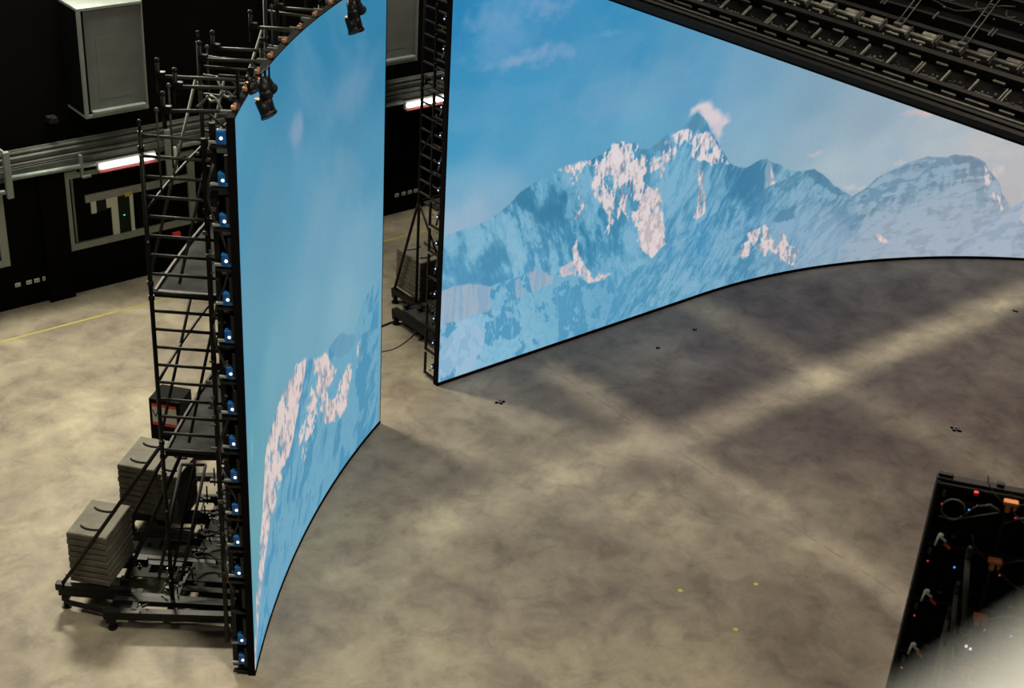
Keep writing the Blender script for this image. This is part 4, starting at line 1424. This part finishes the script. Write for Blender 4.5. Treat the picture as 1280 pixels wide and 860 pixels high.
# ------------------------------------------------------------------ stage lights hung over the wing's top edge
def light_cluster(c, along, back, label, n=3, sc=1.0):
    t = thing('stage_light_cluster', label, 'stage light', c, 'black stage lights on the wing top')
    c = Vector(c)
    m = MB()
    ha = max(.06, WALL_H + .10 - c.z)
    bk = WING_R + .06 - math.hypot(c.x - WING_C[0], c.y - WING_C[1])
    m.tube(c + ZX * ha, c + back * .5 + ZX * ha, .016, 8)
    m.beam(c + back * bk + ZX * ha, Vector((c.x, c.y, 0)) + back * bk + ZX * (WALL_H + .002), .03, .03, along)
    m.tube(c + ZX * -.02, c + ZX * (ha + .03), .02, 8)
    m.box(c + ZX * ha, .06, .06, .07, (along, back, ZX), .01)
    m.build('arm', 'black_metal', t)
    for k in range(n):
        a = (-.085, .085, -.06, .10)[k] * sc
        z = (-.15, -.17, .02, .0)[k] * sc
        d = (-back * (.45 - .3 * (k % 2)) + along * (-.35, .15, -.7, .75)[k] - ZX * .75).normalized()
        p = c + along * a + ZX * z
        m = MB()
        m.tube(p - d * .06 * sc, p + d * .06 * sc, .050 * sc, 14)
        m.tube(p + d * .06 * sc, p + d * .10 * sc, .050 * sc, 14, .062 * sc)
        m.tube(p - d * .085 * sc, p - d * .06 * sc, .036 * sc, 12)
        h = m.build('lamp_head', 'black_metal', t)
        m = MB()
        m.beam(p - along * .07 * sc, p - along * .07 * sc + ZX * .14 * sc, .02, .01, along)
        m.beam(p + along * .07 * sc, p + along * .07 * sc + ZX * .14 * sc, .02, .01, along)
        m.beam(p - along * .075 * sc + ZX * .14 * sc, p + along * .075 * sc + ZX * .14 * sc, .02, .01)
        m.build('yoke', 'black_metal', h)
        m = MB()
        m.ball(p - d * .085 * sc + Vector((0, -.045 * sc, .01)), .014 * sc, 8, (2.2, 1, .8) if k == 0 else (1, 1, 1))
        m.build('status_light', 'led_amber' if k < 2 else 'led_red', h)
    return t


t0_, b0_ = wdir(1.47)
light_cluster(WP(0.98, -.14, 7.44), t0_, b0_, 'cluster of small black stage lights at the near top edge of the left wing', 4, 1.25)
light_cluster(WP(0.55, -.09, 7.70), t0_, b0_, 'small black stage light on the left wing top, left of the lower cluster', 2, .7)
t0_, b0_ = wdir(5.1)
light_cluster(WP(4.72, -.17, 7.34), t0_, b0_, 'cluster of small black stage lights at the far top of the left wing', 4, 1.25)

# ------------------------------------------------------------------ tilted LED ceiling seen from above and behind
CE = Vector((math.cos(math.radians(-48.05)), math.sin(math.radians(-48.05)), 0))
CN = Vector((-CE.y, CE.x, 0))
TILT = math.radians(31)
CD = CN * math.cos(TILT) + ZX * math.sin(TILT)
CW = CE.cross(CD)
C0 = Vector((0.98, 17.12, 8.0))
ceil_t = thing('led_ceiling', 'dark tilted LED ceiling rig of rails and cross bars above the stage at upper right', 'LED ceiling', C0)
AX = (CE, CD, CW)
A0, A1 = -2.2, 8.6


def cp(a, b, h=0.0):
    return C0 + CE * a + CD * b + CW * h


def cbox(m, a0, a1, b0, b1, h0, h1, bev=0.0):
    return m.box(cp((a0 + a1) / 2, (b0 + b1) / 2, (h0 + h1) / 2), a1 - a0, b1 - b0, h1 - h0, AX, bev)


m = MB(); cbox(m, A0, A1, 0.02, 3.6, -.08, .0)
m.build('panel_array', 'black_matt', ceil_t)
m = MB(); cbox(m, A0, A1, 0.0, 0.05, -.02, .075, .006)
m.build('edge_beam', 'rig_edge', ceil_t)
m = MB(); cbox(m, A0, A1, 0.055, 0.09, .05, .10)
m.build('edge_channel', 'black_metal', ceil_t)
m = MB(); m.tube(cp(A0, .135, .075), cp(A1, .135, .075), .016, 8)
m.build('front_rail', 'rig', ceil_t)
for (b, w, h) in ((.27, .05, .11), (.585, .06, .15), (.90, .05, .12), (1.05, .03, .16), (1.95, .08, .2)):
    m = MB(); cbox(m, A0, A1, b - w / 2, b + w / 2, 0.0, h, .006)
    m.build('long_rail', 'black_metal', ceil_t)
nn = int((A1 - A0) / .333)
for k in range(nn):
    a = A0 + .333 * k
    m = MB()
    L = .27 if k % 3 == 0 else .17
    m.box(cp(a + .16, .205, .07), L, .026, .03, AX, .008)
    m.build('short_bar', 'rig', ceil_t)
for k in range(nn):
    a = A0 + .333 * k
    m = MB()
    if k % 3 == 1:
        m.beam(cp(a, .30, .09), cp(a, .47, .09), .012, .02, CW)
        m.beam(cp(a + .035, .30, .09), cp(a + .035, .47, .09), .012, .02, CW)
    else:
        m.beam(cp(a, .30, .09), cp(a, .47, .09), .018, .025, CW)
    m.build('cross_bar', 'rig_pale', ceil_t)
    m = MB()
    m.box(cp(a + .14, .335, .03), .2, .05, .05, AX, .012)
    for q in range(4):
        m.ball(cp(a + .06 + .06 * q + random.uniform(-.015, .015), .36 + random.uniform(-.03, .04), .06), random.uniform(.01, .022), 6)
    tag(m.build('fittings', 'rig' if k % 2 else 'rig_dark', ceil_t), kind='stuff')
    m = MB()
    m.box(cp(a + .2, .515, .09), .14, .026, .03, AX, .008)
    m.build('short_bar', 'rig', ceil_t)
for k in range(nn):
    a = A0 + .333 * k
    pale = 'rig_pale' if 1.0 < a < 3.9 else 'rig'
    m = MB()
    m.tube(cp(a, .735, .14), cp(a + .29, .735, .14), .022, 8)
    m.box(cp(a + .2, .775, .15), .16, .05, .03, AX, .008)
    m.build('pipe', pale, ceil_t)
    m = MB()
    m.box(cp(a + .13, .68, .12), .15, .02, .025, AX, .006)
    for q in range(3):
        m.ball(cp(a + .08 * q + random.uniform(0, .05), .665 + random.uniform(-.03, .03), .12), random.uniform(.01, .02), 6)
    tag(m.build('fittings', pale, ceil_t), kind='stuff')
    m = MB()
    m.beam(cp(a + .31, .66, .15), cp(a + .31, .80, .15), .016, .06, CW)
    if k % 3 == 0:
        m.beam(cp(a + .345, .68, .16), cp(a + .345, .80, .16), .012, .05, CW)
    m.build('clamp', 'rig', ceil_t)
    if k % 2 == 0:
        m = MB()
        m.beam(cp(a + .1, .97, .18), cp(a + .1, 1.08, .18), .016, .02, CW)
        if k % 4 == 0:
            m.beam(cp(a + .14, .97, .18), cp(a + .14, 1.08, .18), .012, .02, CW)
        m.build('short_bar', 'rig', ceil_t)
# girder with round openings behind the pipe row
for k in range(22):
    a = 0.6 + .36 * k
    m = MB()
    pts = [cp(a + .075 * math.cos(q), 1.42 + .10 * math.sin(q), .13) for q in [PI * 1.05 + PI * .75 * i / 8 for i in range(9)]]
    m.path(pts, .012, 6)
    m.build('girder_ring', 'rig_dark', ceil_t)
m = MB(); cbox(m, A0, A1, 1.28, 1.31, 0, .14); cbox(m, A0, A1, 1.55, 1.58, 0, .14)
m.build('girder', 'black_metal', ceil_t)
# ladder stays going up over the girder
for a in (-.35, 1.65, 3.62, 4.41, 6.4):
    m = MB()
    L0, L1 = .76, 1.64
    p, q = cp(a, L0, .18), cp(a - .10, L1, .20)
    s = CE * .035
    m.tube(p - s, q - s, .007, 6)
    m.tube(p + s, q + s, .007, 6)
    for k in range(5):
        f = .12 + .19 * k
        m.tube(p.lerp(q, f) - s, p.lerp(q, f) + s, .006, 6)
    m.box(q, .14, .05, .05, AX, .01)
    m.box(p, .09, .04, .06, AX, .01)
    m.build('ladder_stay', 'rig', ceil_t)
m = MB()
for k in range(18):
    m.ball(cp(random.uniform(1.5, 6), random.uniform(1.0, 1.9), .15), random.uniform(.008, .02), 6)
tag(m.build('fittings', 'rig', ceil_t), kind='stuff')
m = MB()
m.box(cp(3.55, 1.62, .2), .05, .03, .04, AX, .005)
m.box(cp(3.66, 1.66, .2), .03, .03, .05, AX, .005)
m.build('connector', 'duct_light', ceil_t)
for k in range(3):
    m = MB()
    m.path([cp(2.2 + 1.3 * k + .13 * q, 1.15 + .08 * math.sin(q * .9 + k) + .03 * q, .15) for q in range(9)], .009, 6)
    m.build('cable', 'rig_dark', ceil_t)
# hangers up to the roof steel
for a in (-1.0, 1.2, 4.0, 6.8):
    m = MB()
    m.tube(cp(a, 2.6, .0), cp(a, 2.6, .0) + ZX * 5.0, .012, 6)
    m.build('hanger', 'black_metal', ceil_t)

# ------------------------------------------------------------------ right LED wing, seen from its back
RW0 = Vector((2.855, 7.896, 0))
RA = math.radians(-14)


def rwp(e, back, z):
    """e along the wing from its free end, back towards the camera"""
    R = 17.8
    th = e / R
    x, y = R * math.sin(th), R * (1 - math.cos(th))
    d, nrm = Vector((math.cos(RA), math.sin(RA), 0)), Vector((-math.sin(RA), math.cos(RA), 0))
    tn = (d * -math.sin(th) + nrm * math.cos(th))
    p = RW0 + d * x + nrm * y - tn * back
    return Vector((p.x, p.y, z))


rt = Vector((math.cos(RA), math.sin(RA), 0))
rb = Vector((math.sin(RA), -math.cos(RA), 0))
RX = (rt, rb, ZX)
TOP = 7.4
rw = thing('led_screen', 'back of a black LED wing at lower right with cables and orange connectors', 'LED screen', rwp(1.5, 0, 0))
m = MB(); slab_strip(m, rwp, 0, 5.6, -.085, -.01, 0, TOP, 16)
m.build('cabinet_shell', 'black_matt', rw)
m = MB(); slab_strip(m, rwp, 0.03, 5.57, -.095, -.085, 0.05, TOP - .03, 16)
m.build('screen', 'black_matt', rw)
m = MB()
for k in range(13):
    e = PANEL * k
    m.beam(rwp(e + (.012 if k == 0 else 0), .0, 0), rwp(e + (.012 if k == 0 else 0), .0, TOP), .024, .03, rb)
for k in range(16):
    z = TOP - .02 - PANEL * k
    slab_strip(m, rwp, 0, 5.6, -.012, .022, z - .012, z + .012, 10)
m.build('frame', 'black_metal', rw)
m = MB(); slab_strip(m, rwp, 0.0, 5.6, -.06, .0, TOP, TOP + .018, 12)
m.build('top_rail', 'rig_dark', rw)
m = MB()
for e in (.03, .075, .40, .95):
    m.box(rwp(e, -.03, TOP + .03), .05, .03, .03, RX, .006)
m.build('top_clips', 'black_metal', rw)
for k in range(11):
    for j in range(3):
        e0, z0 = PANEL * j, TOP - PANEL * k
        if j == 0:
            c = rwp(e0 + .09, .06, z0 - .42)
            m = MB()
            m.tube(c + ZX * .035, c - ZX * .055 + rt * -.012, .010, 8, .006)
            m.ball(c + ZX * .035 + rt * .01, .022, 8, (1, .7, .8))
            m.tube(c + ZX * .03, c + rt * .05 - ZX * .005, .009, 8)
            l = m.build('latch', 'mullion', rw)
            m = MB()
            m.beam(c + rt * .045 - ZX * .022, c + rt * .085 - ZX * .055, .02, .012)
            m.build('release_tag', 'red_tag', l)
        if j >= 1:
            c = rwp(e0 + .005, .06, z0 - .045)
            m = MB()
            m.box(c + ZX * .012, .095, .05, .03, RX, .01)
            m.box(c - ZX * .03 + rt * -.012, .035, .04, .06, RX, .01)
            m.box(c - ZX * .022 + rt * .03, .02, .03, .045, RX, .006)
            m.build('power_connector', 'orange', rw)
            m = MB()
            m.path([c - rt * .05 - ZX * .0, c - rt * .12 + ZX * .06, c - rt * .17 + ZX * .13, c - rt * .18 + ZX * .18], .005, 6)
            m.path([c + rt * .05, c + rt * .14 + ZX * .05, c + rt * .2 + ZX * .07], .005, 6)
            m.path([c - ZX * .06 + rt * .03, c - ZX * .13 + rt * .12, c - ZX * .17 + rt * .2], .005, 6)
            m.build('jumper_cable', 'tube', rw)
        m = MB()
        m.ball(rwp(e0 + .062, .03, z0 - .16), .0065, 6)
        m.build('status_light', 'led_red', rw)
        if (j == 0 and k < 2) or (j == 1 and k in (2, 4)):
            m = MB()
            m.ball(rwp(e0 + .235, .055, z0 - .15), .007, 6)
            m.build('status_light', 'led_blue', rw)
        m = MB()
        m.box(rwp(e0 + .06, .02, z0 - .08), .02, .02, .05, RX, .005)
        m.box(rwp(e0 + .19, .02, z0 - .4), .035, .02, .012, RX, .004)
        m.build('small_latch', 'tube', rw)
        m = MB()
        m.box(rwp(e0 + .30, .025, z0 - .24), .24, .04, .26, RX, .012)
        m.build('rear_cover', 'black_matt', rw)
# cable loops on the top row
m = MB()
lc = rwp(.135, .07, TOP - .16)
m.path([lc + rt * (.072 * math.cos(q)) + ZX * (.078 * math.sin(q)) for q in [PI * .0 + 2 * PI * .92 * i / 20 for i in range(21)]], .0075, 6)
m.path([rwp(.06, .07, TOP - .23), rwp(.15, .075, TOP - .235), rwp(.28, .07, TOP - .18), rwp(.42, .065, TOP - .12)], .006, 6)
m.path([rwp(.20, .07, TOP - .20), rwp(.25, .07, TOP - .13), rwp(.28, .07, TOP - .09)], .006, 6)
m.path([rwp(.29, .07, TOP - .10), rwp(.35, .07, TOP - .07), rwp(.41, .07, TOP - .10), rwp(.43, .06, TOP - .14)], .007, 6)
m.path([rwp(.47, .07, TOP - .19), rwp(.54, .07, TOP - .14), rwp(.62, .07, TOP - .11)], .006, 6)
m.build('cable_loop', 'tube', rw)
m = MB()
m.box(rwp(.255, .03, TOP - .03), .03, .03, .03, RX, .008)
m.build('red_knob', 'red', rw)
# grey brace tubes hanging behind the wing
for (p, q, r) in (((.285, .17, TOP - .45), (.375, .17, TOP - 1.03), .019), ((.275, .15, TOP - .76), (.345, .15, TOP - 1.30), .018), ((.285, .20, TOP - 1.16), (.335, .20, TOP - 2.3), .019), ((.268, .12, TOP - 1.0), (.30, .12, TOP - 2.3), .017)):
    m = MB()
    m.tube(rwp(*p), rwp(*q), r, 12)
    b = m.build('brace_tube', 'tube', rw)
    m = MB()
    pp = rwp(*p)
    m.tube(pp, pp + ZX * .05, r * 1.15, 10)
    m.ball(pp + ZX * .08, .022, 8)
    m.tube(pp - rt * .02 + ZX * .05, pp + rt * .03 + ZX * .05, .012, 8)
    m.build('end_fitting', 'rig_dark', b)
m = MB()
hp = rwp(.385, .19, TOP - 1.02)
m.path([hp - rt * .03 + ZX * .02, hp - rt * .03 - ZX * .02, hp - ZX * .035, hp + rt * .03 - ZX * .02, hp + rt * .03 + ZX * .015], .008, 6)
m.build('hook', 'tube', rw)
m = MB()
m.box(rwp(.345, .16, TOP - 1.14), .12, .06, .07, RX, .015)
m.build('clamp', 'black_metal', rw)
m = MB()
m.ball(rwp(.42, .17, TOP - 1.16), .010, 8)
m.ball(rwp(.45, .17, TOP - 1.175), .009, 8)
m.build('status_light', 'led_white', rw)

# ------------------------------------------------------------------ white handrail of the gantry the photograph was taken from
CAM = Vector((0, 0, 12.5))
RAILC = Vector((0.123, 0.224, 12.292))
rail = thing('gantry_railing', 'blurred white handrail very close to the camera at the lower right corner', 'railing', (RAILC.x, RAILC.y, 11.2))
m = MB()
m.tube(RAILC - UX * 1.1, RAILC + UX * 1.6, .024, 20)
m.build('handrail', 'white', rail)
m = MB()
m.tube(RAILC + UX * 1.5 - ZX * 1.1, RAILC + UX * 1.5, .022, 14)
m.tube(RAILC - UX * 1.0 - ZX * 1.1, RAILC - UX * 1.0, .022, 14)
m.build('post', 'white', rail)
m = MB()
hu, hv = RAILC.dot(UX), RAILC.dot(VX)
hall_box(m, hu - 1.3, hu + 1.7, hv - .95, hv + .06, 11.12, 11.2)
m.build('walkway', 'rig_dark', rail)

# ------------------------------------------------------------------ light
def area(name, loc, sx, sy, power, col, look=None, spread=None, rz=HALL):
    d = bpy.data.lights.new(name, 'AREA')
    d.shape = 'RECTANGLE'
    d.size, d.size_y = sx, sy
    d.energy = power
    d.color = col
    if spread is not None:
        d.spread = math.radians(spread)
    o = bpy.data.objects.new(name, d)
    COL.objects.link(o)
    o.location = loc
    if look is None:
        o.rotation_euler = (0, 0, rz)
    else:
        o.rotation_euler = (Vector(look) - Vector(loc)).to_track_quat('-Z', 'Y').to_euler()
    return o


AMBIENT = 0.010
WARM = (1.0, 0.92, 0.74)
STAGE = (1.0, 0.84, 0.65)
PINK = (1.0, 0.46, 0.45)
area('hall_lamp_left', W(9.4, 22.9, 9.6), 2.5, .8, 800, WARM, (-6.4, 15.8, 0), 110)
area('hall_lamp_left', W(2.5, 21.0, 13.5), 4, 2, 350, WARM)
area('hall_lamp_near', W(8.6, 5.8, 14.2), 4, 4, 850, STAGE)
area('wing_floor_fill', W(6.6, 9.2, 13.6), 1.2, 1.2, 75, WARM, (-1.8, 13.2, 0), 50)  # unseen fill added to brighten the floor at the wing's near end
area('hall_lamp_stage', W(11.5, 8.0, 14.5), 3, 4, 230, STAGE)
area('hall_lamp_far', W(17.5, 20.8, 13.5), 8, 2.5, 800, WARM)
area('handrail_fill', W(0.6, 1.2, 15.4), 1.5, .4, 110, WARM)  # unseen fill added to brighten the white handrail
area('pink_floor_fill', W(20.0, 11.5, 8.8), 7, 8, 120, PINK)  # added pink fill, offsets the screens' blue light on the stage floor
area('floor_streak_fill', W(20.2, 13.42, 8.6), 11.5, .3, 18.5, (1.0, .90, .72), None, 8)  # unseen strip lights added to lay the bright streaks across the floor
area('floor_streak_fill', W(12.5, 13.7, 7.8), 5, .3, 4.5, (1.0, .90, .72), None, 9)
area('floor_streak_fill', W(14.95, 11.5, 7.6), .35, 10, 9, (1.0, .90, .72), None, 8)
area('floor_streak_fill', W(19.0, 11.0, 8.6), .3, 12, 6, (1.0, .90, .72), None, 9)
area('pink_floor_fill', W(16.5, 14.6, 8.6), 5, 3, 55, PINK)  # second added pink fill, for the floor below the main screen's left part


world = bpy.data.worlds.new('hall_ambience')
scene.world = world
world.use_nodes = True
bg = world.node_tree.nodes['Background']
bg.inputs['Color'].default_value = (0.95, 1.0, 0.92, 1)
bg.inputs['Strength'].default_value = AMBIENT

# ------------------------------------------------------------------ camera
cd = bpy.data.cameras.new('camera')
cam = bpy.data.objects.new('camera', cd)
COL.objects.link(cam)
cd.sensor_width = 36
cd.lens = 1778.0 / 1280.0 * 36
cd.clip_start = 0.05
cd.clip_end = 200
PITCH, ROLL = math.radians(28.5548), math.radians(3.80824)
Fw = Vector((0, math.cos(PITCH), -math.sin(PITCH)))
R0 = Vector((1, 0, 0))
D0 = Vector((0, -math.sin(PITCH), -math.cos(PITCH)))
right = R0 * math.cos(ROLL) - D0 * math.sin(ROLL)
down = R0 * math.sin(ROLL) + D0 * math.cos(ROLL)
mt = Matrix((right, -down, -Fw)).transposed().to_4x4()
mt.translation = CAM
cam.matrix_world = mt
cd.dof.use_dof = True
cd.dof.focus_distance = 19.0
cd.dof.aperture_fstop = 2.5
scene.camera = cam

scene.view_settings.view_transform = 'Standard'
scene.view_settings.look = 'None'
scene.view_settings.exposure = 0
scene.view_settings.gamma = 1
scene.view_settings.use_curve_mapping = False
